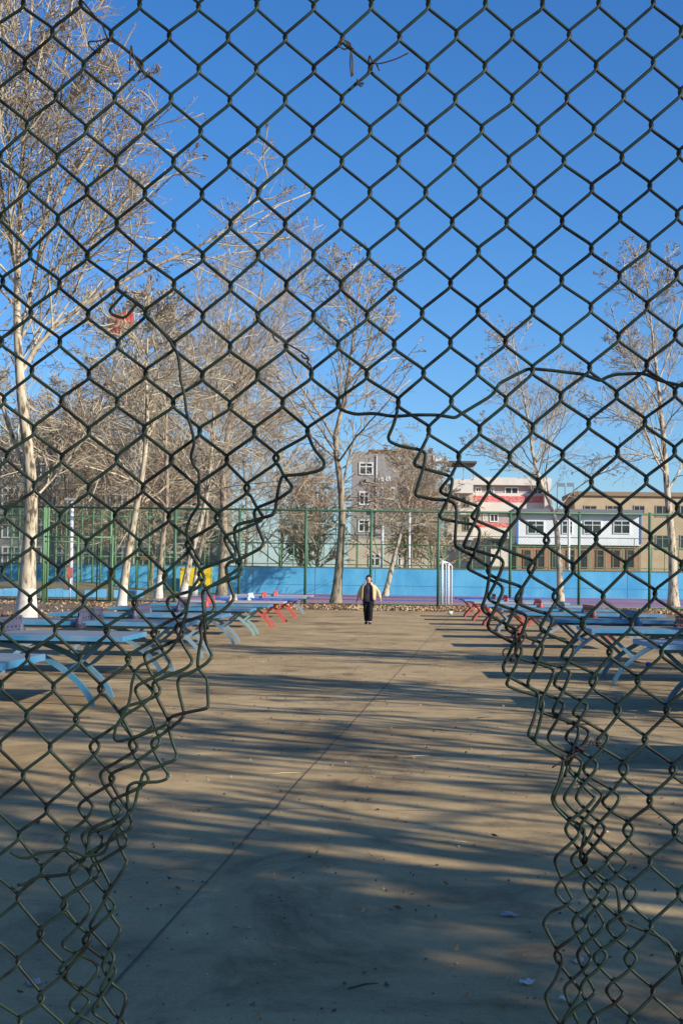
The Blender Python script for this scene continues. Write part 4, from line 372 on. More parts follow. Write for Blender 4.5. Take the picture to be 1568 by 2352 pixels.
# ------------------------------------------------------------------ ping-pong tables
def paint(name, c, dirt=(0.12, 0.10, 0.08)):
    return mat(name, c, 0.55, tuple(0.62*a + 0.38*b_ for a, b_ in zip(c, (0.30, 0.29, 0.27))), 3.5, 9, bump=0.1, bscale=60, thresh=(0.42, 0.72), spec=0.35)
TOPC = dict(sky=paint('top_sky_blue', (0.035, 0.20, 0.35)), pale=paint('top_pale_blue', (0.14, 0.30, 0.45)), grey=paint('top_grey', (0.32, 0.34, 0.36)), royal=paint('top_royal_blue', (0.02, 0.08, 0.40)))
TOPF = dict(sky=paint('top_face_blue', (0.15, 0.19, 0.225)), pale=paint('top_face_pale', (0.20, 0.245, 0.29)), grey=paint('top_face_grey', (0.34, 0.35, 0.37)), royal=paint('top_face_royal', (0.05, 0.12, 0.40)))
LEGC = dict(blue=paint('leg_blue', (0.045, 0.17, 0.27)), pale=paint('leg_pale_blue', (0.17, 0.27, 0.33)), teal=paint('leg_teal', (0.20, 0.36, 0.35)), red=paint('leg_red', (0.52, 0.075, 0.05)), grey=paint('leg_grey', (0.22, 0.26, 0.30)))
NETC = dict(purple=mat('net_purple', (0.055, 0.055, 0.105), 0.6, (0.09, 0.08, 0.105), 9), maroon=mat('net_maroon', (0.20, 0.06, 0.055), 0.6, (0.13, 0.07, 0.06), 6), red=mat('net_red', (0.55, 0.07, 0.06), 0.6, (0.42, 0.09, 0.08), 6),
            blue=mat('net_blue', (0.02, 0.13, 0.28), 0.6, (0.03, 0.10, 0.18), 6), cream=mat('net_cream', (0.60, 0.45, 0.33), 0.6, (0.5, 0.3, 0.2), 3), white=mat('net_white', (0.55, 0.58, 0.58), 0.6), slate=mat('net_slate', (0.12, 0.20, 0.24), 0.6))
TL, TW, TH = 3.0, 1.62, 0.76
def make_table(loc, top, leg, net, label, group):
    t = empty('ping_pong_table', loc, label, 'table tennis table', group)
    b = MB()
    b.bev((-TL/2, -TW/2, TH-0.055), (-0.004, TW/2, TH), 0.006); b.bev((0.004, -TW/2, TH-0.055), (TL/2, TW/2, TH), 0.006)
    o_ = b.build('tabletop', [TOPC[top], TOPF[top]], t)
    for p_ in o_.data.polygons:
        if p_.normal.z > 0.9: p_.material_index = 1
    m = LEGC[leg]
    def arch(u):
        u = abs(u); return 0.5*(0.66*(1-u*u)) + 0.5*(0.66*math.sqrt(max(0.0, 1-u*u)))
    A = 1.14
    for sy in (-0.56, 0.56):
        b = MB(); pts = []
        for i in range(29):
            th = math.pi * i / 28; u = -math.cos(th); pts.append((A*u, sy, arch(u)))
        b.flatbar(pts, 0.055, 0.06, (0, 1, 0)); b.build('leg_arch', m, t)
        for sx in (-1, 1):
            b = MB(); u0 = (A - 0.27) / A
            b.flatbar([(sx*A*u0, sy, arch(u0)), (sx*(A+0.11), sy, TH-0.057)], 0.045, 0.045, (0, 1, 0)); b.build('strut', m, t)
    b = MB()
    for sx in (-1, 1):
        b.tube([(sx*0.80, -0.53, arch(0.80/A)), (sx*0.80, 0.53, arch(0.80/A))], 0.02, 8)
        b.box((sx*1.06-0.02, -TW/2+0.05, TH-0.10), (sx*1.06+0.02, TW/2-0.05, TH-0.058))
    b.box((-TL/2+0.15, -0.53, TH-0.10), (TL/2-0.15, -0.49, TH-0.062)); b.box((-TL/2+0.15, 0.49, TH-0.10), (TL/2-0.15, 0.53, TH-0.062))
    b.build('crossbar', m, t)
    if net:
        b = MB(); wn = TW/2 + 0.06
        # net panel with a row of holes: rails plus slats
        b.box((-0.012, -wn, TH+0.145), (0.012, wn, TH+0.17)); b.box((-0.012, -wn, TH+0.012), (0.012, wn, TH+0.03))
        nsl = 9
        for k in range(nsl + 1):
            y = -wn + 2*wn*k/nsl; wd = 0.06 if k in (0, nsl) else 0.045
            y0 = max(-wn, y-wd); y1 = min(wn, y+wd)
            b.box((-0.010, y0, TH+0.028), (0.010, y1, TH+0.147))
        b.box((-0.008, -wn, TH+0.06), (0.008, wn, TH+0.125))
        n = b.build('net', NETC[net], t)
        for sy in (-1, 1):
            b = MB(); yy = sy*(TW/2)
            b.tube([(0, yy + sy*0.015, TH-0.09), (0, yy + sy*0.03, TH-0.03), (0, yy + sy*0.03, TH+0.07)], [0.05, 0.055, 0.03], 10)
            b.box((-0.09, yy + sy*0.005 - 0.004, TH-0.085), (0.09, yy + sy*0.005 + 0.004, TH-0.02))
            b.build('net_clamp', NETC[net], t)
    return t
ORD = ['nearest', 'second', 'third', 'fourth', 'fifth', 'sixth', 'seventh', 'eighth', 'ninth', 'tenth']
LT = [(12.1, 'sky', 'blue', 'purple'), (17.35, 'sky', 'blue', 'purple'), (22.4, 'sky', 'pale', 'purple'), (27.1, 'sky', 'pale', 'purple'), (32.6, 'sky', 'pale', 'purple'), (37.6, 'sky', 'teal', 'red'), (43.2, 'grey', 'red', 'cream'), (48.9, 'royal', 'red', 'white'), (54.5, 'pale', 'red', 'red'), (60.2, 'grey', 'grey', 'red')]
RT = [(12.2, 'sky', 'blue', 'maroon'), (17.4, 'pale', 'blue', 'maroon'), (22.4, 'sky', 'blue', 'maroon'), (27.5, 'sky', 'blue', 'blue'), (32.7, 'sky', 'grey', 'maroon'), (37.8, 'sky', 'red', 'slate'), (43.0, 'pale', 'grey', 'red'), (48.5, 'grey', 'red', 'maroon'), (54.0, 'pale', 'red', 'red'), (59.5, 'royal', 'red', 'maroon')]
tname = dict(sky='sky-blue', pale='pale blue', grey='grey', royal='royal-blue')
lname = dict(blue='blue', pale='pale blue', teal='teal', red='red', grey='grey')
for i, (far, a, l, n) in enumerate(LT):
    make_table((-2.74 - TL/2, far - TW/2, 0), a, l, n, '%s table from the camera in the left row, %s top on %s arched legs' % (ORD[i], tname[a], lname[l]), 'table tennis tables left of the aisle')
for i, (far, a, l, n) in enumerate(RT):
    make_table((2.93 + TL/2, far - TW/2, 0), a, l, n, '%s table from the camera in the right row, %s top on %s arched legs' % (ORD[i], tname[a], lname[l]), 'table tennis tables right of the aisle')
# ------------------------------------------------------------------ trees
def nrm(a): return a / np.maximum(np.linalg.norm(a, axis=-1, keepdims=True), 1e-9)
def children(rng, P, Rr, n_per, t0, t1, ln, ang, up, wig, K, rr, taper=0.25, lenpow=0.6, planar=None):
    N, KP, _ = P.shape
    idx = np.repeat(np.arange(N), n_per); n = len(idx)
    t = rng.uniform(t0, t1, n); ft = t * (KP - 1); i0 = np.minimum(ft.astype(int), KP - 2); fr = (ft - i0)[:, None]
    A = P[idx, i0]; B = P[idx, i0 + 1]; st = A + (B - A) * fr; tan = nrm(B - A)
    r0 = Rr[idx, i0] * (1 - fr[:, 0]) + Rr[idx, i0 + 1] * fr[:, 0]
    rnd = nrm(rng.normal(size=(n, 3))); per = nrm(rnd - tan * (rnd * tan).sum(1, keepdims=True))
    an = np.radians(rng.normal(ang, 11, n))[:, None]
    d = nrm(tan * np.cos(an) + per * np.sin(an) + np.array([0, 0, up]) * 0.5)
    pl = np.linalg.norm(np.diff(P, axis=1), axis=2).sum(1)[idx]
    L = ln * pl * (1.05 - t) ** lenpow * rng.uniform(0.7, 1.3, n)
    Q = np.zeros((n, K, 3)); Q[:, 0] = st; step = (L / (K - 1))[:, None]
    for k in range(1, K):
        d = nrm(d + rng.normal(size=(n, 3)) * wig + np.array([0, 0, up]) * 0.085)
        Q[:, k] = Q[:, k-1] + d * step
    rs = np.minimum(r0 * rr, 0.02 + L * 0.02)
    RR = rs[:, None] * (1 - (1 - taper) * np.linspace(0, 1, K))[None, :]
    return Q, RR
def tubes(P, Rr, sides):
    N, K, _ = P.shape
    T = np.zeros_like(P); T[:, 1:-1] = P[:, 2:] - P[:, :-2]; T[:, 0] = P[:, 1] - P[:, 0]; T[:, -1] = P[:, -1] - P[:, -2]; T = nrm(T)
    ref = np.where(np.abs(T[..., 2:3]) > 0.9, np.array([1.0, 0, 0]), np.array([0, 0, 1.0]))
    A = nrm(np.cross(T, ref)); B = np.cross(T, A)
    an = np.arange(sides) * 2 * math.pi / sides
    V = P[:, :, None, :] + Rr[:, :, None, None] * (A[:, :, None, :] * np.cos(an)[None, None, :, None] + B[:, :, None, :] * np.sin(an)[None, None, :, None])
    base = (np.arange(N) * K * sides)[:, None, None]; k = np.arange(K - 1)[None, :, None] * sides; s = np.arange(sides)[None, None, :]; s2 = (s + 1) % sides
    Fq = np.stack([base + k + s, base + k + s2, base + k + sides + s2, base + k + sides + s], -1).reshape(-1, 4)
    return V.reshape(-1, 3), Fq
def np_mesh(name, parts, mats, parent, smooth=True):
    """parts: list of (V, Fq(n,4 or n,3), mat index)"""
    vs = []; loops = []; starts = []; tot = []; mi = []; o = 0; ls = 0
    for V, Fq, m in parts:
        if len(V) == 0: continue
        vs.append(V); k = Fq.shape[1]; loops.append((Fq + o).ravel()); starts.append(ls + np.arange(len(Fq)) * k); tot.append(np.full(len(Fq), k)); mi.append(np.full(len(Fq), m) if np.isscalar(m) else m)
        ls += len(Fq) * k; o += len(V)
    V = np.concatenate(vs); L = np.concatenate(loops); S = np.concatenate(starts); M = np.concatenate(mi)
    me = bpy.data.meshes.new(name); me.vertices.add(len(V)); me.vertices.foreach_set('co', V.astype(np.float32).ravel())
    me.loops.add(len(L)); me.loops.foreach_set('vertex_index', L.astype(np.int32)); me.polygons.add(len(S)); me.polygons.foreach_set('loop_start', S.astype(np.int32))
    for m in mats: me.materials.append(m)
    me.polygons.foreach_set('material_index', M.astype(np.int32))
    if smooth: me.polygons.foreach_set('use_smooth', np.ones(len(S), bool))
    me.update(calc_edges=True); me.validate()
    ob = bpy.data.objects.new(name, me); COL.objects.link(ob)
    if parent is not None: ob.parent = parent
    return ob
def buds(rng, P, size, n_per):
    N, K, _ = P.shape
    idx = np.repeat(np.arange(N), n_per); n = len(idx); t = rng.uniform(0.25, 1, n) * (K - 1); i0 = np.minimum(t.astype(int), K - 2); fr = (t - i0)[:, None]
    c = P[idx, i0] * (1 - fr) + P[idx, i0 + 1] * fr
    d = nrm(rng.normal(size=(n, 3)) + np.array([0, 0, 0.8])); a = nrm(np.cross(d, rng.normal(size=(n, 3)))); b = np.cross(d, a)
    s = (size * rng.uniform(0.6, 1.4, n))[:, None]
    V = np.stack([c, c + d*s*0.5 + a*s*0.28, c + d*s*0.5 - a*s*0.14 + b*s*0.25, c + d*s*0.5 - a*s*0.14 - b*s*0.25, c + d*s], 1).reshape(-1, 3)
    f = np.array([[0,2,1],[0,3,2],[0,1,3],[4,1,2],[4,2,3],[4,3,1]]); Fq = (np.arange(n)[:, None, None] * 5 + f[None]).reshape(-1, 3)
    return V, Fq
def resample(pts, K):
    p = np.array([tuple(q) for q in pts], float); d = np.concatenate([[0], np.cumsum(np.linalg.norm(np.diff(p, axis=0), axis=1))]); s = np.linspace(0, d[-1], K)
    q = np.stack([np.interp(s, d, p[:, i]) for i in range(3)], 1)
    for _ in range(2): q[1:-1] = 0.25*q[:-2] + 0.5*q[1:-1] + 0.25*q[2:]
    return q
# bark : pale with dark cracks and eyes
def bark(name, c1, c2, c3):
    m, nt, b = newmat(name)
    tc = nt.nodes.new('ShaderNodeTexCoord'); mp = nt.nodes.new('ShaderNodeMapping'); mp.inputs['Scale'].default_value = (5, 5, 1.6); nt.links.new(tc.outputs['Object'], mp.inputs[0])
    n1 = nt.nodes.new('ShaderNodeTexNoise'); n1.inputs['Scale'].default_value = 1.3; n1.inputs['Detail'].default_value = 9; nt.links.new(mp.outputs[0], n1.inputs['Vector'])
    r = nt.nodes.new('ShaderNodeValToRGB'); e = r.color_ramp.elements; e.new(0.5)
    for i, (p, c) in enumerate(((0.38, c3), (0.46, c2), (0.58, c1))): e[i].position = p; e[i].color = (*c, 1)
    nt.links.new(n1.outputs['Fac'], r.inputs[0]); nt.links.new(r.outputs[0], b.inputs['Base Color']); b.inputs['Roughness'].default_value = 0.9; b.inputs['Specular IOR Level'].default_value = 0.2
    bp = nt.nodes.new('ShaderNodeBump'); bp.inputs['Strength'].default_value = 0.6; bp.inputs['Distance'].default_value = 0.03; nt.links.new(n1.outputs['Fac'], bp.inputs['Height']); nt.links.new(bp.outputs[0], b.inputs['Normal'])
    return m
m_bark = bark('bark_pale', (0.52, 0.44, 0.31), (0.38, 0.31, 0.21), (0.10, 0.075, 0.05))
m_bark2 = bark('bark_grey', (0.36, 0.29, 0.20), (0.25, 0.19, 0.13), (0.09, 0.07, 0.05))
m_white = mat('whitewash', (0.66, 0.62, 0.53), 0.9, (0.42, 0.38, 0.30), 4, 8)
m_branch = mat('branch_bark', (0.54, 0.46, 0.31), 0.9, (0.34, 0.275, 0.18), 1.5, 5)
m_twig = mat('twig_bark', (0.35, 0.275, 0.175), 0.9, (0.49, 0.40, 0.27), 0.6, 3)
m_twigb = mat('twig_brown', (0.40, 0.26, 0.155), 0.95, (0.25, 0.155, 0.09), 0.8, 3)
m_bud = mat('bud_brown', (0.17, 0.11, 0.095), 0.8, (0.24, 0.17, 0.14), 2, 2)
def tree(name, trunk, r0, label, cat='tree', group=None, seed=1, limbs=(), auto=14, nb=9, ntw=6, nst=3, white=0.0, barkm=None, ang=48, limb_len=0.46, up=0.4, bud=0.06, nbud=2, t0=0.28, twigm=None, brl=0.5, pw=1.15, r_end=0.03, thick=1.0):
    rng = np.random.default_rng(seed)
    base = Vector(trunk[0]); base.z = 0.0
    T = resample([Vector(p) - base for p in trunk], 26); T[0, 2] = -0.05
    s = np.linspace(0, 1, 26); TR = r0 * (1 - s) ** pw + r_end * s; TR[0] *= 1.45; TR[1] *= 1.12
    lv0 = [(T[None], TR[None])]
    L1P = []; L1R = []
    for (pts, ra) in limbs:
        q = resample([Vector(p) - base for p in pts], 12); L1P.append(q); L1R.append(ra * (1 - np.linspace(0, 1, 12)) ** 0.8 + 0.018)
    if auto:
        P, Q = children(rng, T[None], TR[None], auto, t0, 0.97, limb_len, ang, up, 0.10, 12, 0.40, 0.2)
        L1P += list(P); L1R += list(Q)
    L1 = (np.array(L1P), np.array(L1R))
    L2 = children(rng, L1[0], L1[1], nb, 0.12, 1.0, brl, 44, up*0.6, 0.14, 8, 0.55, 0.3)
    Tt = children(rng, T[None, 13:], TR[None, 13:], 10, 0.0, 1.0, 0.25, 40, up, 0.12, 8, 0.5, 0.3)
    L2 = (np.concatenate([L2[0], Tt[0]]), np.concatenate([L2[1], Tt[1]]))
    L3 = children(rng, L2[0], L2[1], ntw, 0.12, 1.0, 0.55, 42, up*0.4, 0.18, 6, 0.65, 0.4)
    L4 = children(rng, L3[0], L3[1], nst, 0.2, 1.0, 0.62, 38, up*0.4, 0.2, 4, 0.7, 0.5)
    f1 = 0.021*thick; f2 = 0.011*thick; f3 = 0.0065*thick
    root = empty(name, base, label, cat, group)
    V0, F0 = tubes(T[None], TR[None], 14)
    m0 = np.zeros(len(F0), int)
    if white > 0:
        zc = V0[F0].mean(1)[:, 2]; m0[zc < white] = 1
    V1, F1 = tubes(L1[0], np.maximum(L1[1], 0.02), 7)
    np_mesh('trunk', [(V0, F0, m0), (V1, F1, 0)], [barkm or m_bark, m_white], root)
    V2, F2 = tubes(L2[0], np.maximum(L2[1], f1), 5); V3, F3 = tubes(L3[0], np.maximum(L3[1], f2), 3); V4, F4 = tubes(L4[0], np.maximum(L4[1], f3), 3)
    parts = [(V2, F2, 0), (V3, F3, 1), (V4, F4, 1)]
    if nbud:
        VB, FB = buds(rng, np.concatenate([L4[0]]), bud, nbud); parts.append((VB, FB, 2))
    np_mesh('crown', parts, [m_branch, twigm or m_twig, m_bud], root)
    return root
def tp(pts, d, sway=0.0):
    return [at(x, y, d + sway * math.sin(i * 1.3)) for i, (x, y) in enumerate(pts)]
def gtrunk(pts, d=None):
    g = ground(*pts[0]); dd = d or g.y
    P = tp(pts, dd, 0.25); P[0] = Vector((P[0].x, dd, 0)); return P, dd
GL = 'trees left of the aisle'; GR = 'trees behind the right tables'
P, d = gtrunk([(60,1418),(68,1250),(78,1120),(60,1000),(45,880),(38,700),(42,580),(50,430),(60,200),(75,0),(85,-170)])
tree('poplar_tree', P, 0.28, 'tallest pale-barked bare tree at the far left with whitewashed foot and huge crown', group=GL, seed=3, white=1.05, pw=1.7,
     limbs=[(tp([(47,860),(62,798),(130,740),(201,694),(321,620),(425,584),(520,545),(600,440),(640,385)], d), 0.061), (tp([(80,1130),(45,1050),(20,980),(-20,850),(-60,600),(-80,380)], d, 0.6), 0.065), (tp([(84,1140),(140,1080),(200,1000),(260,900)], d, 0.5), 0.032),
            (tp([(40,790),(90,620),(110,450),(140,250),(160,60),(175,-80)], d, 0.7), 0.055), (tp([(43,600),(120,480),(220,330),(300,210),(345,150)], d, 0.4), 0.046), (tp([(42,640),(10,500),(-10,300),(0,100),(5,-60)], d, 0.8), 0.051), (tp([(75,660),(190,560),(330,470),(430,370)], d, 0.6), 0.032)],
     auto=20, nb=14, ntw=7, nst=3, up=0.33, limb_len=0.44, bud=0.075, nbud=2, r_end=0.04)
P, d = gtrunk([(278,1401),(290,1300),(310,1185),(330,1080),(340,960),(335,840),(345,700)])
tree('poplar_tree', P, 0.19, 'leaning pale bare tree with whitewashed foot beside the blue storage box', group=GL, seed=4, white=1.25, auto=24, nb=12, ntw=5, nst=3, up=0.15, ang=58, limb_len=0.62)
P, d = gtrunk([(364,1374),(372,1250),(385,1150),(380,1000),(390,850),(385,720)])
tree('poplar_tree', P, 0.23, 'bare tree with whitewashed foot standing between leaning trunks left of the yellow board', group=GL, seed=5, white=1.5, auto=24, nb=12, ntw=5, up=0.13, ang=61, limb_len=0.62, barkm=m_bark2)
P, d = gtrunk([(420,1371),(438,1270),(465,1190),(482,1100),(490,950),(518,760),(552,620)])
tree('poplar_tree', P, 0.24, 'right-leaning pale bare tree in front of the yellow board', group=GL, seed=6, white=1.3, auto=24, nb=12, ntw=5, up=0.20, ang=54, limb_len=0.62,
     limbs=[(tp([(478,1110),(520,1030),(560,960),(640,880)], d), 0.042)])
P, d = gtrunk([(446,1368),(455,1280),(478,1200),(470,1080),(450,950),(440,800)])
tree('poplar_tree', P, 0.20, 'thin bare tree leaning just right of the yellow board centre', group=GL, seed=7, white=1.2, auto=22, nb=11, ntw=5, up=0.13, ang=61, limb_len=0.62, barkm=m_bark2)
P, d = gtrunk([(509,1368),(513,1280),(515,1180),(508,1080),(530,960),(570,800),(600,660),(612,560)])
tree('poplar_tree', P, 0.36, 'thick grey upright trunk at the left end of the plain blue wall', group=GL, seed=8, auto=26, nb=12, ntw=5, up=0.20, ang=54, limb_len=0.62, barkm=m_bark2,
     limbs=[(tp([(515,1170),(580,1120),(650,1110),(720,1150),(765,1215)], d, 0.5), 0.042), (tp([(512,1150),(600,1080),(680,1090),(760,1140)], d, 0.5), 0.038)])
P, d = gtrunk([(770,1391),(780,1290),(787,1180),(782,1100),(768,1030),(770,985),(790,930),(800,860),(812,770),(820,700),(830,630)])
tree('plane_tree', P, 0.27, 'tall bare tree left of the walking person, crown in open sky', seed=9, auto=20, nb=9, ntw=4, nst=3, up=0.36, limb_len=0.53, ang=46, t0=0.42, barkm=m_bark2,
     limbs=[(tp([(768,1010),(740,960),(690,890),(650,800),(640,740)], d), 0.051), (tp([(786,1120),(800,1050),(820,990),(860,930)], d), 0.042), (tp([(800,880),(850,820),(880,740),(900,690)], d), 0.038), (tp([(785,940),(860,900),(910,850),(960,790)], d, .5), 0.032),(tp([(780,1080),(840,1040),(900,1030),(960,1060)], d, .5), 0.028)], bud=0.07)
P, d = gtrunk([(884,1369),(900,1300),(918,1230),(935,1165),(950,1100),(960,1040)])
tree('plane_tree', P, 0.26, 'short leaning bare tree right of the person before the grey building', seed=10, auto=30, nb=11, ntw=6, up=0.09, ang=64, limb_len=0.62, barkm=m_bark, t0=0.4)
P, d = gtrunk([(1286,1381),(1283,1270),(1272,1170),(1240,1110),(1222,1050),(1215,980),(1200,900),(1185,830),(1174,765)])
tree('plane_tree', P, 0.25, 'bare tree with crooked trunk before the white prefab block', group=GR, seed=12, auto=20, nb=10, ntw=4, nst=3, up=0.25, limb_len=0.53, ang=50, t0=0.36, barkm=m_bark,
     limbs=[(tp([(1274,1180),(1310,1130),(1370,1090),(1430,1070)], d), 0.046), (tp([(1235,1100),(1180,1060),(1120,1030),(1060,1020)], d), 0.042), (tp([(1220,1020),(1270,960),(1300,900)], d), 0.038)], bud=0.075)
P, d = gtrunk([(1545,1393),(1543,1250),(1530,1120),(1522,1000),(1512,900),(1500,800),(1490,700),(1480,625)])
tree('plane_tree', P, 0.30, 'tall bare tree at the right edge with straight trunk', group=GR, seed=13, auto=24, nb=10, ntw=4, nst=3, up=0.27, limb_len=0.53, ang=50, t0=0.34,
     limbs=[(tp([(1514,930),(1470,860),(1430,800),(1400,700)], d), 0.051), (tp([(1520,990),(1440,960),(1380,930),(1340,900)], d), 0.042), (tp([(1526,1060),(1450,1040),(1380,1050),(1330,1080)], d), 0.038), (tp([(1510,880),(1545,780),(1570,680),(1580,600)], d), 0.042)], bud=0.075)
P = [Vector((30, 104, 0)), Vector((30.2, 104, 5)), Vector((29.5, 104, 11)), Vector((29.4, 104, 19))]
tree('plane_tree', P, 0.28, 'bare tree just outside the right edge, branches reaching in', group=GR, seed=14, auto=22, nb=10, ntw=5, up=0.25, limb_len=0.58)
# dim brown trees further back on the left and centre
bgs = [(-30,1364,132,840,'leftmost'),(150,1364,128,900,'second from the left'),(250,1362,136,820,'third from the left'),(345,1362,130,900,'fourth from the left'),(560,1364,146,840,'fifth from the left'),(640,1364,150,940,'sixth from the left'),(925,1364,147,1035,'seventh from the left'),(985,1364,149,1085,'eighth from the left')]
for i, (x, y, dd, top, wd) in enumerate(bgs):
    g = at(x, y, dd); zt = at(x, top, dd).z
    P = [Vector((g.x, dd, 0)), Vector((g.x+0.3, dd, zt*0.3)), Vector((g.x-0.4, dd, zt*0.65)), Vector((g.x, dd, zt))]
    tree('background_tree', P, 0.2, '%s of the brown bare trees in the background behind the green fence' % wd, group='brown background trees', seed=30+i, auto=32, nb=11, ntw=6, nst=2, up=0.15, ang=60, limb_len=0.62, t0=0.15, nbud=0, twigm=m_twigb if i%2 or i > 5 else None, barkm=m_bark2, thick=1.7)
for i, (x, dd, top, lb) in enumerate([(728,149,1045,'dense rusty-brown dry tree behind the tall tree left of the person'),(690,152,1090,'lower dense rusty-brown dry tree at the left of its taller twin')]):
    g = at(x, 1366, dd); zt = at(x, top, dd).z
    P = [Vector((g.x, dd, 0)), Vector((g.x, dd, zt*0.5)), Vector((g.x+0.2, dd, zt))]
    tree('dry_tree', P, 0.22, lb, group='rusty dry trees', seed=50+i, auto=40, nb=9, ntw=6, nst=3, up=0.3, ang=58, limb_len=0.34, t0=0.12, nbud=0, twigm=m_twigb, barkm=m_bark2, thick=1.7, brl=0.5)
# trees along the right side, out of frame, whose shadows cross the aisle
GS = 'trees outside the frame on the right'
def copy_tree(src, loc, rz, sc, label):
    o = src.copy(); COL.objects.link(o); o.location = loc; o.rotation_euler = (0, 0, rz); o.scale = (sc, sc, sc); o['label'] = label
    for ch in children_of(src):
        c = ch.copy(); COL.objects.link(c); c.parent = o
    return o
s1 = tree('shade_tree', [Vector((12.0, 0.6, 0)), Vector((12.1, 0.6, 3)), Vector((11.8, 0.8, 7)), Vector((11.9, 0.6, 12))], 0.22, 'bare shade tree beside the camera on the right', group=GS, seed=71, auto=22, nb=7, ntw=3, nst=1, up=0.4, ang=50, limb_len=0.45, t0=0.2, nbud=0, thick=2.0)
s2 = tree('shade_tree', [Vector((12.5, -3.4, 0)), Vector((12.6, -3.4, 3)), Vector((12.4, -3.2, 6.5)), Vector((12.5, -3.4, 10.5))], 0.22, 'densest shade tree on the right, level with the camera', group=GS, seed=72, auto=24, nb=8, ntw=4, nst=2, up=0.3, ang=55, limb_len=0.45, t0=0.2, nbud=0, thick=1.3)
copy_tree(s2, (14.6, -3.4, 0), 2.0, 1.05, 'dense shade tree on the right, right beside its twin')
copy_tree(s2, (13.4, -5.8, 0), 4.0, 1.1, 'dense shade tree on the right, just behind the camera')
copy_tree(s2, (10.4, -2.2, 0), 5.2, 0.95, 'dense shade tree on the right, closest to the fence')
copy_tree(s2, (12.2, -2.2, 0), 0.7, 1.0, 'dense shade tree on the right, in line with the mesh fence')
for i, (x, y, rz, sc, wd) in enumerate([(19.0, -6.0, 1.1, 1.25, 'behind the camera'), (13.5, 4.5, 2.4, 0.95, 'level with the nearest tables'), (15.0, 10.0, 4.0, 1.05, 'level with the second tables'), (16.5, 18.0, 3.0, 1.1, 'level with the third tables')]):
    copy_tree(s1, (x, y, 0), rz, sc, 'bare shade tree on the right %s' % wd)
# ------------------------------------------------------------------ blue court wall and things on it
m_bwall = mat('blue_wall_paint', (0.055, 0.30, 0.54), 0.8, (0.105, 0.41, 0.63), 0.55, 10, bump=0.15, bscale=5, stretch=(1, 1, 0.45), thresh=(0.36, 0.62))
WY = 141.0
x0 = at(-60, 1300, WY).x; x1 = 48.0
zt = at(850, 1305.6, WY).z
b_ = MB(); b_.box((x0, WY, 0), (x1, WY+0.25, zt))
wall = empty('blue_wall', ((x0+x1)/2, WY, 0), 'long bright blue painted wall closing the court', 'wall')
link_local(b_, 'wall_panel', m_bwall, wall, False)
b_ = MB(); k = 0; x = x0 + 3.1
while x < x1 - 1:
    b_.box((x, WY-0.012, 0.0), (x+0.05, WY-0.002, zt - 0.01)); x += 5.9 + 0.25*math.sin(k*2.3); k += 1
b_.box((x0, WY-0.010, zt*0.34), (x1, WY-0.0025, zt*0.34+0.05))
link_local(b_, 'panel_joint', mat('joint_blue', (0.045, 0.20, 0.36), 0.85), wall, False)
b_ = MB(); b_.box((x0, WY-0.04, zt+0.002), (x1, WY+0.29, zt+0.09)); link_local(b_, 'coping', mat('coping_green', (0.10, 0.16, 0.10), 0.8), wall, False)
yb = at(451, 1324, 139.8); zz0 = at(451, 1346, 139.8).z; zz1 = at(451, 1303, 139.8).z
yl = empty('yellow_board', (yb.x, 139.8, 0), 'bright yellow panel board standing before the left end of the blue wall', 'board')
m_yel = mat('yellow_paint', (0.86, 0.62, 0.015), 0.6, (0.72, 0.50, 0.02), 1.2, 6)
b_ = MB(); b_.box((-1.5, -0.04, zz0), (1.5, 0.04, zz1)); b_.build('panel', m_yel, yl)
b_ = MB()
for k in range(5): b_.box((-1.53 + k*0.74, -0.07, 0), (-1.47 + k*0.74, -0.043, zz1+0.03))
b_.build('post', mat('yellow_frame', (0.55, 0.36, 0.03), 0.6), yl)
# low blue board fence on the left in front of the bank
m_lb = mat('board_blue', (0.10, 0.38, 0.66), 0.7, (0.22, 0.50, 0.70), 0.9, 4)
lbf = empty('board_fence', (-27, 97, 0), 'low light blue board fence on the ground behind the big pale tree', 'fence')
b_ = MB(); xx0 = at(-40, 1365, 97).x; xx1 = at(330, 1365, 97).x; n = 22
for k in range(n):
    a = xx0 + (xx1-xx0)*k/n; e_ = xx0 + (xx1-xx0)*(k+0.96)/n
    if k in (7, 13, 17): continue
    b_.box((a, 96.97, 0.02), (e_, 97.03, 0.52 + 0.05*math.sin(k*2.1)))
link_local(b_, 'boards', m_lb, lbf, False)
# ------------------------------------------------------------------ green sports fence
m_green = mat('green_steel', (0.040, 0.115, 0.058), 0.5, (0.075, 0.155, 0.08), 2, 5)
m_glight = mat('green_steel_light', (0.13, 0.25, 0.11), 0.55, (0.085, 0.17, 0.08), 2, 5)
m_mesh = mat('green_net', (0.06, 0.17, 0.08), 0.7)
FY = 79.0; FH = 5.15
sf = empty('court_fence', (0, FY, 0), 'tall green steel post and mesh fence between the tables and the court', 'fence')
pxs = [-200, -50, 102, 252, 400, 548, 700, 850, 1005, 1170, 1328, 1490, 1650, 1800]
for p in pxs:
    X = at(p, 1390, FY).x; b_ = MB(); b_.tube([(X, FY, 0), (X, FY, FH)], 0.075, 10); b_.tube([(X, FY, FH), (X, FY, FH+0.03)], 0.085, 10)
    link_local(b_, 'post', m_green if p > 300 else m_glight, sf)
xl, xr = at(-200, 1390, FY).x, at(1800, 1390, FY).x
b_ = MB(); b_.tube([(xl, FY-0.01, FH-0.06), (xr, FY-0.01, FH-0.06)], 0.06, 8); link_local(b_, 'top_rail', m_green, sf)
b_ = MB(); b_.tube([(xl, FY-0.01, 0.12), (xr, FY-0.01, 0.12)], 0.035, 8); link_local(b_, 'bottom_rail', m_green, sf)
V = []; Fc = []; stp = 0.17; H2 = FH - 0.12; wv = 0.0035
b_ = MB(); k = 0; x = xl - H2
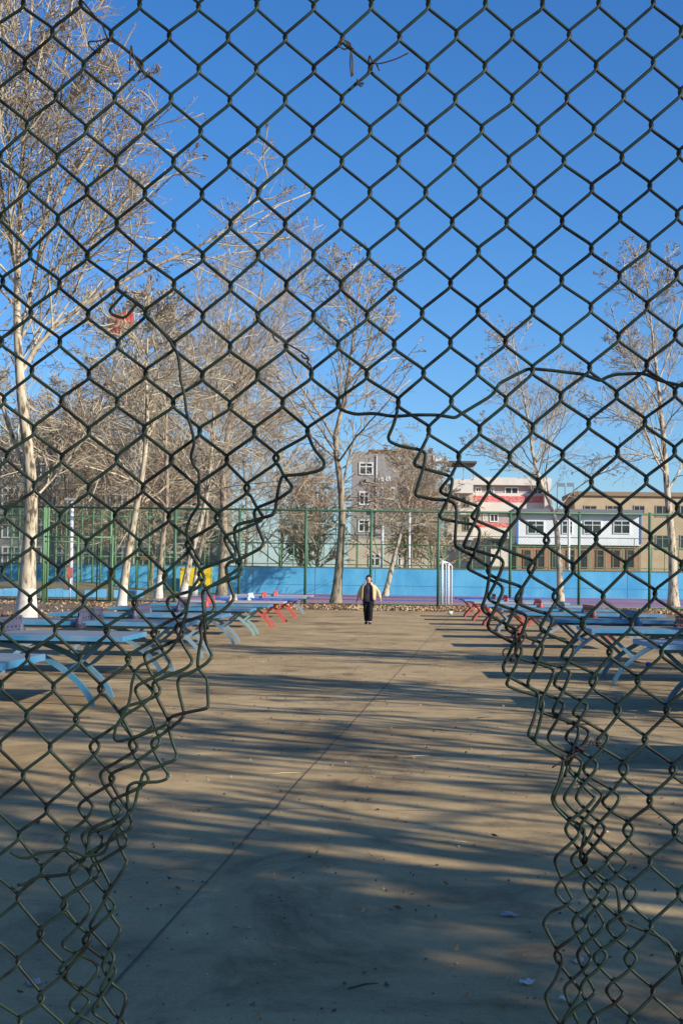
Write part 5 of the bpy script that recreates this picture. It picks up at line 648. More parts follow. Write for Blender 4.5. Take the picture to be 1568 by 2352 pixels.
while x < xr:
    for sgn in (1, -1):
        a0, a1 = (x, x + H2) if sgn > 0 else (x + H2, x)
        za_, zb_ = 0.12, 0.12 + H2
        lo = max(xl, min(a0, a1)); hi = min(xr, max(a0, a1))
        if hi <= lo: continue
        f_ = lambda X: 0.12 + ((X - x) if sgn > 0 else (x + H2 - X))
        b_.tube([(lo, FY + 0.004*sgn, f_(lo)), (hi, FY + 0.004*sgn, f_(hi))], wv, 3, caps=False)
    x += stp
link_local(b_, 'mesh', m_mesh, sf, False)
# gate frame and extra uprights on the left
gt = empty('court_gate', (at(215, 1385, 77.5).x, 77.5, 0), 'green framed gate section with crossbar left of the first leaning tree', 'gate')
b_ = MB()
for p in (98, 108, 177, 256):
    X = at(p, 1390, 77.5).x; b_.tube([(X, 77.5, 0), (X, 77.5, 3.55 if p in (177, 256) else 5.0)], 0.06, 8)
X0 = at(98, 1390, 77.5).x; X1 = at(256, 1390, 77.5).x
b_.tube([(X0, 77.5, 3.45), (X1, 77.5, 3.45)], 0.05, 8); b_.tube([(X0, 77.5, 3.2), (at(177,1390,77.5).x, 77.5, 3.2)], 0.04, 8)
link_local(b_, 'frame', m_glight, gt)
b_ = MB(); Xa = at(222, 1390, 77.3).x; Xb = at(252, 1390, 77.3).x
b_.tube([(Xa, 77.3, 0.1), (Xa, 77.3, 3.1), (Xb, 77.3, 3.1), (Xb, 77.3, 0.1), (Xa, 77.3, 0.1)], 0.035, 6)
link_local(b_, 'leaf', mat('gate_dark', (0.03, 0.06, 0.035), 0.6), gt)
# second green railing fence standing on the wall
rf = empty('railing_fence', (10, 142.5, 0), 'low green railing with close posts behind the blue wall', 'fence')
RYY = 142.5; zr = at(900, 1251, RYY).z; xa0 = at(470, 1300, RYY).x; xa1 = x1
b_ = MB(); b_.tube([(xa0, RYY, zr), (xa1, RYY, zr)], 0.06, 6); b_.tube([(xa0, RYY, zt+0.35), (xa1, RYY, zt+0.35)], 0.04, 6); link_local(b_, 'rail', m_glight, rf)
k = 0; x = xa0
while x < xa1:
    b_ = MB(); b_.tube([(x, RYY, 0.0), (x, RYY, zr)], 0.055, 6); link_local(b_, 'post', m_glight, rf); x += 1.42 * (1 + 0.15*math.sin(k)); k += 1
rf2 = empty('railing_fence', (10, 147.0, 0), 'taller thin green railing behind the low one', 'fence')
b_ = MB(); z2 = at(1000, 1231, 147).z; xb0 = at(640, 1300, 147).x
b_.tube([(xb0, 147, z2), (xa1, 147, z2)], 0.04, 6)
x = xb0
while x < xa1: b_.tube([(x, 147, 0), (x, 147, z2)], 0.04, 6); x += 3.9
link_local(b_, 'frame', m_green, rf2)
# left: tall green uprights of further cages
cg = empty('court_cage', (-40, 118, 0), 'tall green cage of thin uprights far left behind the fence', 'fence')
for p in range(-60, 420, 27):
    X = at(p + 6*math.sin(p), 1300, 118).x; b_ = MB(); b_.tube([(X, 118, 0), (X, 118, 6.4 + 0.5*math.sin(p*0.7))], 0.07, 6); link_local(b_, 'upright', m_glight, cg)
b_ = MB(); b_.tube([(at(-60,1300,118).x, 118, 6.2), (at(420,1300,118).x, 118, 6.2)], 0.06, 6); b_.tube([(at(-60,1300,118).x, 118, 3.0), (at(420,1300,118).x, 118, 3.0)], 0.05, 6); link_local(b_, 'rail', m_glight, cg)
# ------------------------------------------------------------------ buildings
m_glass = mat('window_dark', (0.020, 0.026, 0.03), 0.25, (0.06, 0.06, 0.055), 0.7, 3, spec=0.4)
m_frame = mat('window_frame_white', (0.70, 0.70, 0.66), 0.7)
def rect(x0, y0, x1, y1, d):
    a = at(x0, y1, d); b = at(x1, y0, d); return a.x, a.z, b.x, b.z
def window(parent, r, d, cols=2, rows=2, fm=None, gm=None, fw=0.12):
    X0, Z0, X1, Z1 = r; off = parent.location
    f = MB(); y0 = d - 0.09; y1 = d - 0.004
    f.box((X0, y0, Z0), (X0+fw, y1, Z1)); f.box((X1-fw, y0, Z0), (X1, y1, Z1)); f.box((X0+fw, y0, Z0), (X1-fw, y1, Z0+fw)); f.box((X0+fw, y0, Z1-fw), (X1-fw, y1, Z1))
    for c in range(1, cols): xx = X0 + (X1-X0)*c/cols; f.box((xx-fw*.4, y0+0.01, Z0+fw), (xx+fw*.4, y1, Z1-fw))
    for c in range(1, rows): zz = Z0 + (Z1-Z0)*(0.66 if rows == 2 else c/rows); f.box((X0+fw, y0+0.02, zz-fw*.4), (X1-fw, y1, zz+fw*.4))
    w_ = link_local(f, 'window', fm or m_frame, parent, False)
    p = MB(); p.box((X0+fw*.5, d-0.03, Z0+fw*.5), (X1-fw*.5, d-0.006, Z1-fw*.5)); p.v = [tuple(Vector(q) - off) for q in p.v]
    p.build('pane', gm or m_glass, w_)
def block(parent, r, d, depth, name, m, z0=0.0):
    X0, Z0, X1, Z1 = r; b = MB(); b.box((X0, d, Z0 if z0 is None else z0), (X1, d+depth, Z1)); return link_local(b, name, m, parent, False)
# grey four storey block
gd = 165.0
g1 = empty('grey_building', (at(905,1300,gd).x, gd, 0), 'grey rendered four-storey building behind the short leaning tree', 'building')
m_grey = mat('grey_render', (0.27, 0.25, 0.23), 0.9, (0.33, 0.305, 0.28), 0.7, 8)
m_cream = mat('cream_render', (0.55, 0.49, 0.37), 0.9, (0.45, 0.38, 0.28), 0.8, 8)
r = rect(805, 1040, 1001, 1235, gd); block(g1, r, gd, 14, 'wall', m_grey)
rr_ = (r[0]-0.2, 0, r[2]+6.0, at(900,1241,gd).z); b_ = MB(); b_.box((rr_[0], gd-2.5, 0), (rr_[2], gd-0.004, rr_[3])); link_local(b_, 'ground_floor', m_cream, g1, False)
m_maroon = mat('maroon_tile', (0.16, 0.05, 0.035), 0.8, (0.22, 0.08, 0.05), 2)
b_ = MB()
for a_, c_ in ((845, 893), (897, 930)): q = rect(a_, 1033, c_, 1040.5, gd); b_.box((q[0], gd-0.05, q[1]), (q[2], gd+0.4, q[3]))
link_local(b_, 'parapet', m_maroon, g1, False)
for (a_, bq, c_, d_) in ((824,1062,857,1091),(824,1129,848,1160),(822,1193,849,1222),(866,1120,880,1146),(868,1096,880,1105),(885,1095,896,1105),(913,1150,950,1162),(910,1198,925,1226),(960,1092,985,1110)):
    window(g1, rect(a_, bq, c_, d_, gd), gd, 2, 2, fw=0.15)
for (a_, bq, c_, d_) in ((846,1272,874,1301),(1005,1274,1030,1303),(905,1272,922,1301)):
    window(g1, rect(a_, bq, c_, d_, gd-2.5), gd-2.5, 2, 2, fw=0.15)
b_ = MB()
for k in range(7): q = rect(1003 + k*3.4, 1058, 1004.4 + k*3.4, 1105, gd+1); b_.box((q[0], gd+1, q[1]), (q[2], gd+1.15, q[3]))
q = rect(1000, 1052, 1029, 1060, gd+1); b_.box((q[0], gd+0.8, q[1]), (q[2], gd+4, q[3])); link_local(b_, 'balcony_frame', m_frame, g1, False)
m_ac = mat('ac_grey', (0.55, 0.54, 0.50), 0.6, (0.4, 0.38, 0.34), 3)
for (a_, bq) in ((856, 1168), (884, 1158), (840, 1100), (945, 1172), (930, 1216)):
    q = rect(a_, bq, a_+7, bq+7, gd); b_ = MB(); b_.bev((q[0], gd-0.45, q[1]), (q[2], gd-0.004, q[3]), 0.02); link_local(b_, 'air_conditioner', m_ac, g1, False)
for a_ in (862, 953, 993):
    q = rect(a_, 1045, a_+1.6, 1235, gd); b_ = MB(); b_.tube([(q[0], gd-0.08, q[1]), (q[0], gd-0.08, q[3])], 0.07, 6); link_local(b_, 'drainpipe', m_ac, g1)
# white and pink block with red bands
wd_ = 190.0
g2 = empty('pink_building', (at(1150,1300,wd_).x, wd_, 0), 'white and pink three-storey building with red bands under the windows', 'building')
m_pink = mat('pink_render', (0.42, 0.34, 0.33), 0.9, (0.36, 0.29, 0.28), 0.7, 5)
m_wht = mat('white_render', (0.68, 0.62, 0.54), 0.9, (0.58, 0.52, 0.44), 0.6, 6)
m_redb = mat('red_band', (0.58, 0.10, 0.085), 0.8, (0.66, 0.30, 0.27), 3.0, 3, stretch=(1.2, 1, 2.5), thresh=(0.45, 0.6))
block(g2, rect(1082, 1103, 1262, 1300, wd_), wd_, 12, 'wall', m_pink)
def band(y0, y1, m, x0=1080, x1=1264, pr=0.5, name='band'):
    q = rect(x0, y0, x1, y1, wd_); b = MB(); b.box((q[0], wd_-pr, q[1]), (q[2], wd_-0.004, q[3])); link_local(b, name, m, g2, False)
band(1099, 1114, m_wht, pr=0.8); band(1134, 1140, m_wht, pr=0.3); band(1141, 1155, m_redb, pr=0.55); band(1156, 1175, m_wht, pr=0.7); band(1202, 1212, m_redb, x1=1200, pr=0.55); band(1213, 1236, m_wht, x1=1200, pr=0.7); band(1262, 1302, m_wht, x1=1195, pr=0.3)
for (a_, bq, c_, d_) in ((1091,1119,1105,1131),(1122,1119,1134,1134),(1158,1119,1190,1136),(1222,1119,1245,1137),(1108,1180,1118,1196),(1124,1180,1144,1199),(1172,1180,1188,1198)):
    window(g2, rect(a_, bq, c_, d_, wd_), wd_, 2, 1, fw=0.14)
window(g2, rect(1110, 1240, 1145, 1262, wd_), wd_, 4, 1, fm=mat('frame_dark', (0.12, 0.13, 0.13), 0.6), fw=0.12)
# cream terraces between them
td = 182.0
g3 = empty('cream_terraces', (at(1060,1300,td).x, td, 0), 'cream stepped terrace building with dark roof between grey and pink blocks', 'building')
block(g3, rect(1026, 1112, 1086, 1300, td), td, 10, 'wall', m_cream)
for (yy0, yy1) in ((1102, 1112), (1113, 1133), (1168, 1182), (1225, 1240)):
    q = rect(1036, yy0, 1085, yy1, td); b_ = MB(); b_.box((q[0], td-0.9, q[1]), (q[2], td-0.004, q[3])); link_local(b_, 'balcony', m_wht, g3, False)
for (a_, bq, c_, d_) in ((1060,1142,1078,1166),(1062,1188,1078,1220),(1040,1140,1052,1164)):
    window(g3, rect(a_, bq, c_, d_, td), td, 2, 1, fm=mat('frame_brown', (0.20, 0.14, 0.10), 0.7), fw=0.12)
q = rect(1020, 1062, 1092, 1066, td); b_ = MB(); b_.box((q[0], td-2.0, q[1]), (q[2], td+5, q[3]))
link_local(b_, 'roof', mat('dark_roof', (0.10, 0.08, 0.07), 0.9), g3, False)
b_ = MB()
for a_ in (1026, 1040, 1062, 1084): q = rect(a_, 1072, a_+1.6, 1103, td); b_.box((q[0], td-1, q[1]), (q[2], td-0.8, q[3]))
link_local(b_, 'roof_post', mat('roof_post_grey', (0.3, 0.27, 0.24), 0.8), g3, False)
# white prefab block on brick ground floor
pd = 158.0
g4 = empty('prefab_block', (at(1330,1300,pd).x, pd, 0), 'white prefab block with blue corner trims above a brick ground floor', 'building')
m_pre = mat('prefab_white', (0.80, 0.81, 0.78), 0.6, (0.68, 0.70, 0.68), 0.5, 5)
m_brick, nt, b = newmat('brick_orange')
tc = nt.nodes.new('ShaderNodeTexCoord'); mp = nt.nodes.new('ShaderNodeMapping'); mp.inputs['Rotation'].default_value = (R(90), 0, 0); br = nt.nodes.new('ShaderNodeTexBrick'); br.inputs['Scale'].default_value = 2.2
br.inputs['Color1'].default_value = (0.40, 0.19, 0.10, 1); br.inputs['Color2'].default_value = (0.33, 0.15, 0.08, 1); br.inputs['Mortar'].default_value = (0.35, 0.27, 0.2, 1)
nt.links.new(tc.outputs['Object'], mp.inputs[0]); nt.links.new(mp.outputs[0], br.inputs['Vector']); nt.links.new(br.outputs[0], b.inputs['Base Color']); b.inputs['Roughness'].default_value = 0.9
block(g4, rect(1187, 1180, 1470, 1250, pd), pd, 8, 'upper_wall', m_pre, None)
block(g4, rect(1185, 1251, 1472, 1310, pd), pd+0.4, 8, 'brick_wall', m_brick)
q = rect(1178, 1172, 1474, 1180, pd); b_ = MB(); b_.box((q[0], pd-0.7, q[1]+0.003), (q[2], pd+8.5, q[3])); link_local(b_, 'roof', mat('grey_sheet', (0.16, 0.17, 0.19), 0.6), g4, False)
m_bt = mat('blue_trim', (0.04, 0.16, 0.48), 0.6)
for a_ in (1186, 1468): q = rect(a_, 1181, a_+4, 1250, pd); b_ = MB(); b_.box((q[0], pd-0.06, q[1]), (q[2], pd-0.003, q[3])); link_local(b_, 'corner_trim', m_bt, g4, False)
for (a_, c_) in ((1210,1249),(1289,1314),(1339,1380),(1407,1446)): window(g4, rect(a_, 1196, c_, 1226, pd), pd, 2, 2, fw=0.09)
for k, a_ in enumerate((1200,1232,1266,1300,1330,1368,1405,1437)): window(g4, rect(a_, 1262, a_+19, 1305, pd+0.4), pd+0.4, 1, 2, fm=mat('brown_frame', (0.22, 0.13, 0.08), 0.7), fw=0.12)
# tan brick blocks at the right
bd = 185.0
g5 = empty('tan_building', (at(1450,1300,bd).x, bd, 0), 'tan brick building rising behind the white prefab block', 'building')
m_tan = mat('tan_brick', (0.50, 0.385, 0.24), 0.9, (0.42, 0.31, 0.19), 1.2, 7)
block(g5, rect(1318, 1137, 1680, 1310, bd), bd, 12, 'wall', m_tan)
q = rect(1316, 1133, 1682, 1138, bd); b_ = MB(); b_.box((q[0], bd-0.3, q[1]), (q[2], bd+12, q[3])); link_local(b_, 'parapet', mat('tan_coping', (0.27, 0.19, 0.12), 0.9), g5, False)
for (a_, bq, c_, d_) in ((1392,1161,1420,1171),(1454,1161,1480,1180),(1504,1161,1536,1187),(1504,1229,1536,1262),(1560,1161,1590,1187),(1560,1229,1590,1262),(1340,1161,1370,1171)):
    window(g5, rect(a_, bq, c_, d_, bd), bd, 2, 1, fm=mat('tan_frame', (0.3, 0.25, 0.18), 0.7), fw=0.12)
g6 = empty('rooftop_units', (at(1300,1120,188).x, 188, 0), 'white rooftop frames and box above the prefab roof', 'rooftop unit')
b_ = MB(); q = rect(1250, 1108, 1264, 1150, 188); b_.box((q[0], 188, 0), (q[2], 189.5, q[3])); link_local(b_, 'stair_head', m_wht, g6, False)
b_ = MB()
for (a_, e_) in ((1279, 1297), (1302, 1317)): q = rect(a_, 1109, e_, 1117, 188); b_.box((q[0], 188, q[1]), (q[2], 188.4, q[3]))
for a_ in (1278, 1296, 1316): q = rect(a_, 1117, a_+2, 1150, 188); b_.box((q[0], 188.1, 0), (q[2], 188.3, q[3]))
link_local(b_, 'frame', mat('unit_dark', (0.2, 0.22, 0.25), 0.6), g6, False)
# glazed building on the far left
ld = 156.0
g7 = empty('glazed_building', (at(230,1300,ld).x, ld, 0), 'dull green-grey building with many white window grids behind the left trees', 'building')
m_gg = mat('grey_green_wall', (0.24, 0.23, 0.20), 0.85, (0.17, 0.18, 0.15), 0.4, 6)
block(g7, rect(-150, 1010, 505, 1310, ld), ld, 14, 'wall', m_gg)
m_mul = mat('mullion_white', (0.50, 0.48, 0.42), 0.7)
m_gl2 = mat('window_greenish', (0.06, 0.08, 0.075), 0.3, (0.16, 0.16, 0.14), 0.5, 3)
for ry in (1050, 1120, 1190, 1255):
    for k, a_ in enumerate(range(-120, 480, 62)):
        window(g7, rect(a_, ry, a_+44, ry+46, ld), ld, 3, 2, fm=m_mul, gm=m_gl2, fw=0.15)
# flag and its poles
fx = at(305, 900, 150).x
m_pole = mat('pole_white', (0.62, 0.62, 0.60), 0.5)
fp = None
for k, (p, top) in enumerate(((305, 712), (314, 725), (323, 760))):
    X = at(p, 900, 150).x; o = empty('flagpole', (X, 150, 0), ['white flagpole carrying the red flag', 'bare white flagpole right beside the flag', 'shorter bare white flagpole furthest right of the three'][k], 'flagpole', 'flagpoles')
    b_ = MB(); z = at(p, top, 150).z; b_.tube([(0, 0, 0), (0, 0, z)], [0.12, 0.06], 8); b_.build('pole', m_pole, o, True)
    b_ = MB(); b_.tube([(0, 0, z), (0, 0, z+0.08), (0, 0, z+0.2), (0, 0, z+0.25)], [0.03, 0.12, 0.12, 0.03], 8); b_.build('finial', m_pole, o, True)
b_ = MB(); V = []; Fc = []; n, m_ = 14, 8; zt_ = at(305, 714, 150).z; zb_ = at(305, 764, 150).z
for j in range(m_+1):
    for i in range(n+1):
        u = i/n; V.append((fx - 0.1 - 2.7*u, 150 + 0.25*math.sin(u*6 + j*0.4)*u, zt_ + (zb_ - zt_)*j/m_ - 0.9*u*u*0.7 + 0.12*math.sin(u*7)))
for j in range(m_):
    for i in range(n): a = j*(n+1)+i; Fc.append((a, a+1, a+n+2, a+n+1))
b_.add(V, Fc); off = Vector((fx, 150, zt_)); b_.v = [tuple(Vector(p)-off) for p in b_.v]
fl = b_.build('red_flag', mat('flag_red', (0.78, 0.07, 0.04), 0.8, (0.66, 0.06, 0.04), 1), None, True); fl.location = off
sm = fl.modifiers.new('thick', 'SOLIDIFY'); sm.thickness = 0.01
tag(fl, 'red flag drooping from a white pole among the left branches', 'flag')
# basketball stand, white poles, goal
bx = at(877, 1300, 144).x; bs = empty('basketball_stand', (bx, 144, 0), 'white pole with white-framed basketball backboard before the grey building', 'basketball stand')
b_ = MB(); b_.tube([(0, 0, 0), (0, 0, at(877,1146,144).z)], 0.14, 10); b_.build('pole', m_pole, bs, True)
q = rect(867, 1119, 907, 1146, 143.7); b_ = MB(); fw = 0.14
b_.box((q[0]-bx, -0.35, q[1]), (q[2]-bx, -0.25, q[1]+fw)); b_.box((q[0]-bx, -0.35, q[3]-fw), (q[2]-bx, -0.25, q[3])); b_.box((q[0]-bx, -0.35, q[1]+fw), (q[0]-bx+fw, -0.25, q[3]-fw)); b_.box((q[2]-bx-fw, -0.35, q[1]+fw), (q[2]-bx, -0.25, q[3]-fw))
b_.build('backboard_frame', m_pole, bs)
for p, top, lb in ((939, 1178, 'plain white pole right of the basketball stand'), (1305, 1178, 'white pole standing before the prefab block windows')):
    o = empty('light_pole', (at(p, 1300, 144).x, 144, 0), lb, 'pole'); b_ = MB(); z = at(p, top, 144).z; b_.tube([(0,0,0),(0,0,z)], [0.14, 0.11], 10); b_.tube([(0,0,z),(0,0,z+0.12)], [0.11, 0.03], 10); b_.build('pole', m_pole, o, True)
lp = empty('lamp_post', (at(162, 1352, 99).x, 99, 0), 'tall white lamp post inside the gate on the left', 'lamp post'); b_ = MB(); z = at(162, 1150, 99).z
b_.tube([(0,0,0),(0,0,z)], [0.16, 0.12], 10); b_.build('pole', m_pole, lp, True); b_ = MB(); b_.bev((-0.5, -0.2, z), (0.2, 0.2, z+0.18), 0.04); b_.build('lamp_head', mat('lamp_grey', (0.3, 0.3, 0.3), 0.5), lp)
gp = empty('goal', (at(1014, 1393, 80).x, 80, 0), 'white steel goal seen edge-on at the court entrance', 'goal'); gx = at(1014,1393,80).x
m_goal = mat('goal_white', (0.72, 0.72, 0.70), 0.5)
pa = [(0, 0), (at(1029,1380,87).x - gx, 7.3)]
for (x, y) in pa: b_ = MB(); b_.tube([(x, y, 0), (x, y, 2.5)], 0.065, 10); b_.build('upright', m_goal, gp, True)
b_ = MB(); b_.tube([(pa[0][0], pa[0][1], 2.46), (pa[1][0], pa[1][1], 2.46)], 0.06, 8); b_.build('crossbar', m_goal, gp, True)
for (x, y), p in zip(pa, (1022, 1036)):
    x2 = at(p, 1390, 80 + y + 0.3).x - gx; b_ = MB(); b_.tube([(x2, y+0.3, 0), (x2, y+0.3, 2.3), (x, y, 2.46)], 0.05, 8); b_.build('back_stay', m_goal, gp, True)
# small things under the trees on the left
sb = empty('storage_box', (at(297, 1382, 92).x, 92, 0), 'dark blue storage box on the soil beside the leaning whitewashed tree', 'box')
b_ = MB(); b_.bev((-0.42, -0.3, 0), (0.42, 0.3, 0.5), 0.02); b_.build('bin', mat('box_blue', (0.015, 0.05, 0.09), 0.5), sb); b_ = MB(); b_.bev((-0.45, -0.33, 0.502), (0.45, 0.33, 0.57), 0.02); b_.build('lid', mat('lid_blue', (0.04, 0.16, 0.28), 0.5), sb)
rb = empty('red_post_box', (at(161, 1372, 95).x, 95, 0), 'small faded red box on a thin post right of the big pale trunk', 'box')
b_ = MB(); b_.tube([(0,0,0),(0,0,1.3)], 0.04, 8); b_.build('post', m_pole, rb, True); b_ = MB(); b_.bev((-0.14,-0.1,1.3),(0.14,0.1,1.95), 0.02); b_.build('cabinet', mat('faded_red', (0.5, 0.14, 0.12), 0.6), rb)
bh = empty('wooden_sign', (at(333, 1290, 110).x, 110, 0), 'long brown wooden plank sign on two posts among the left trees', 'sign')
b_ = MB(); z = at(333, 1283, 110).z; b_.bev((-0.65,-0.03,z-0.12),(0.65,0.03,z+0.14), 0.01); b_.build('plank', mat('brown_wood', (0.16, 0.085, 0.03), 0.7), bh)
for sx in (-0.5, 0.5): b_ = MB(); b_.box((sx-0.04, 0.032, 0), (sx+0.04, 0.09, z+0.12)); b_.build('post', m_green, bh)
# ------------------------------------------------------------------ leaf litter
def litter(name, n, fx_, size, mats, seed, zmax):
    rg = np.random.default_rng(seed); c = fx_(rg, n); n = len(c)
    c[:, 2] += rg.uniform(0, 1, n) ** 1.6 * zmax
    nn = nrm(rg.normal(size=(n, 3)) * np.array([0.8, 0.8, 0.5]) + np.array([0, 0, 0.5])); a = nrm(np.cross(nn, rg.normal(size=(n, 3)))); b = np.cross(nn, a)
    s = (size * rg.uniform(0.5, 1.4, n))[:, None]; h = nn * s * rg.uniform(-0.35, 0.35, n)[:, None]
    V = np.stack([c - a*s, c - b*s*0.55 + h, c + a*s*1.1, c + b*s*0.55 + h], 1).reshape(-1, 3); V[:, 2] = np.maximum(V[:, 2], c.repeat(4, 0)[:, 2] * 0 + 0.004)
    Fq = np.concatenate([np.arange(n)[:, None]*4 + np.array([0,1,2]), np.arange(n)[:, None]*4 + np.array([0,2,3])]); mi = np.concatenate([rg.integers(0, len(mats), n)]*2) 
    mi = np.concatenate([mi[:n], mi[:n]])
    return np_mesh(name, [(V, Fq, mi)], mats, None, False)
lm = [mat('leaf_tan', (0.42, 0.27, 0.13), 0.8), mat('leaf_brown', (0.24, 0.13, 0.06), 0.8), mat('leaf_pale', (0.52, 0.38, 0.22), 0.8), mat('leaf_dark', (0.13, 0.07, 0.035), 0.85)]
def band_pos(rg, n):
    x = rg.uniform(-14, 34, n); y = 67.6 + (rg.beta(1.3, 1.6, n)) * 15.5; k = np.abs(np.sin(x*0.35) + 0.5*np.sin(x*0.9+1)); keep = rg.random(n) < 0.55 + 0.4*k
    return np.stack([x, y, np.zeros(n)], 1)[keep]
o = litter('leaf_litter', 30000, band_pos, 0.06, lm, 5, 0.09); tag(o, 'band of dry brown fallen leaves along the end of the concrete', 'leaves', kind='stuff')
def left_pos(rg, n):
    x = rg.uniform(-36, -9.6, n); y = rg.uniform(30, 95, n); d_ = np.minimum(np.abs(y-52), np.abs(y-78)); keep = rg.random(n) < 0.12 + 0.88*np.exp(-(d_/5.0)**2)
    return np.stack([x, y, np.full(n, -0.01)], 1)[keep]
o = litter('leaf_litter', 16000, left_pos, 0.07, lm, 6, 0.08); tag(o, 'dry leaves scattered over the soil under the left trees', 'leaves', kind='stuff')
def few_pos(rg, n):
    y = 4.0 + 34*rg.random(n)**1.5; x = rg.uniform(-3.2, 3.6, n) * (0.35 + y/25); return np.stack([x, y, np.full(n, 0.003)], 1)
o = litter('leaf_debris', 320, few_pos, 0.018, [lm[1], lm[3], lm[0]], 8, 0.01); tag(o, 'crumbs of dry leaf lying on the aisle concrete', 'debris', kind='stuff')
# gravel chips
rg = np.random.default_rng(21); n = 900; y = 4.0 + 26*rg.random(n)**1.8; x = rg.uniform(-2, 2.4, n)*(0.3 + y/16); s = rg.uniform(0.003, 0.011, n)*(0.7+0.02*y)
ico = np.array([[1,0,0],[-1,0,0],[0,1,0],[0,-1,0],[0,0,0.7],[0,0,-0.7]], float); fi = np.array([[4,0,2],[4,2,1],[4,1,3],[4,3,0],[5,2,0],[5,1,2],[5,3,1],[5,0,3]])
V = (ico[None]*s[:, None, None]*rg.uniform(0.6, 1.3, (n, 6, 1)) + np.stack([x, y, s*0.6], 1)[:, None, :]).reshape(-1, 3); Fq = (np.arange(n)[:, None, None]*6 + fi[None]).reshape(-1, 3)
mi = np.repeat(rg.choice(3, n, p=[0.70, 0.27, 0.03]), 8)
o = np_mesh('gravel', [(V, Fq, mi)], [mat('chip_dark', (0.12, 0.09, 0.07), 0.9), mat('chip_tan', (0.40, 0.33, 0.25), 0.9), mat('chip_white', (0.62, 0.60, 0.57), 0.8)], None, False); tag(o, 'tiny stone chips scattered on the concrete', 'gravel', kind='stuff')
# individual scraps, straws, a blue cap
m_scrap = mat('scrap_grey', (0.30, 0.28, 0.27), 0.8, (0.4, 0.38, 0.36), 20); m_scrapw = mat('scrap_white', (0.50, 0.49, 0.47), 0.7); m_straw = mat('straw', (0.55, 0.45, 0.24), 0.8)
def scrap(px, py, wd, dp, m, label, seed):
    rr = random.Random(seed); g = ground(px, py); b = MB(); V = []; n = 9
    for k in range(n): an = 2*math.pi*k/n; q = rr.uniform(0.6, 1.1); V.append((wd/2*q*math.cos(an), dp/2*q*math.sin(an), 0.004 + rr.uniform(0, 0.014)))
    V += [(v[0]*0.97, v[1]*0.97, v[2]+0.0015) for v in V]; V += [(0, 0, 0.012), (0, 0, 0.0145)]
    Fc = [((k+1) % n, k, 2*n) for k in range(n)] + [(n+k, n+(k+1) % n, 2*n+1) for k in range(n)] + [(k, (k+1) % n, n+(k+1) % n, n+k) for k in range(n)]
    b.add(V, Fc); o = b.build('litter_scrap', m); o.location = g; o.rotation_euler = (0, 0, rr.uniform(0, 3)); tag(o, label, 'litter', 'scraps lying on the concrete')
scrap(1168, 2105, 0.085, 0.075, m_scrap, 'grey curled leaf scrap on the concrete left of the lower right mesh', 1)
scrap(1209, 2262, 0.045, 0.055, m_scrapw, 'small crumpled white paper scrap low on the right', 2)
scrap(75, 2262, 0.085, 0.06, m_scrap, 'pale grey scrap seen through the mesh at the bottom left', 3)
scrap(1290, 2300, 0.04, 0.03, m_scrapw, 'tiny white flake at the bottom right by the mesh edge', 4)
scrap(1330, 2212, 0.06, 0.04, m_scrap, 'grey flake behind the lower right mesh', 5)
scrap(945, 1940, 0.03, 0.03, m_scrapw, 'white fleck on the concrete just right of centre', 6)
def straw(p0, p1, label, m=None, r=0.003):
    a = ground(*p0); c = ground(*p1); b = MB(); mid_ = (a + c)/2
    pts = [a - mid_ + Vector((0,0,r+0.002)), Vector((0.01, 0.01, r+0.006)), c - mid_ + Vector((0,0,r+0.002))]; b.tube(pts, [r, r, r*0.5], 6); o = b.build('straw', m or m_straw, None, True); o.location = mid_; tag(o, label, 'straw', 'straws and twigs on the concrete')
straw((612,1780),(690,1776), 'pale straw on the concrete left of the long joint'); straw((915,1741),(985,1736), 'pale straw right of the long joint'); straw((1205,1718),(1245,1720), 'short straw near the right mesh edge', r=0.006); straw((1000,1935),(1070,1936), 'thin pale straw low on the right side')
m_twd = mat('twig_dark', (0.06, 0.045, 0.035), 0.9)
straw((800,2274),(868,2262), 'dark twig at the bottom centre', m_twd, 0.0035); straw((1095,1650),(1130,1648), 'dark twig near the table shadow on the right', m_twd, 0.004); straw((1300,1665),(1375,1668), 'brown stick lying behind the right mesh', m_twd, 0.008)
bc = ground(1488, 1530); b_ = MB(); b_.tube([(0,0,0.001),(0,0,0.05),(0,0,0.07)], [0.05, 0.05, 0.03], 12); o = b_.build('bottle_cap', mat('cap_blue', (0.03, 0.06, 0.35), 0.5), None, True); o.location = bc; tag(o, 'small blue plastic cap on the concrete between right tables', 'litter')
gc = ground(1033, 1411); b_ = MB(); b_.tube([(0,0,0.001),(0,0,0.12),(0,0,0.14)], [0.10, 0.11, 0.06], 12); o = b_.build('paper_cup', mat('cup_pale_green', (0.45, 0.62, 0.50), 0.6), None, True); o.location = gc; tag(o, 'pale green crushed cup at the edge of the leaves', 'litter')
# ------------------------------------------------------------------ the person
def skin_mesh(name, nodes, edges, mats, parent, levels=2):
    me = bpy.data.meshes.new(name); me.from_pydata([n[0] for n in nodes], edges, []); o = bpy.data.objects.new(name, me); COL.objects.link(o)
    mo = o.modifiers.new('skin', 'SKIN'); mo.use_smooth_shade = True
    for i, n in enumerate(nodes):
        sv = me.skin_vertices[0].data[i]; r_ = n[1]; sv.radius = r_ if isinstance(r_, tuple) else (r_, r_); sv.use_root = (i == 0)
    ss = o.modifiers.new('sub', 'SUBSURF'); ss.levels = levels; ss.render_levels = levels
    dg = bpy.context.evaluated_depsgraph_get(); me2 = bpy.data.meshes.new_from_object(o.evaluated_get(dg)); bpy.data.objects.remove(o); me2.name = name
    for m in mats: me2.materials.append(m)
    me2.polygons.foreach_set('use_smooth', [True]*len(me2.polygons))
    o = bpy.data.objects.new(name, me2); COL.objects.link(o); o.parent = parent; return o
pg_ = ground(845, 1434)
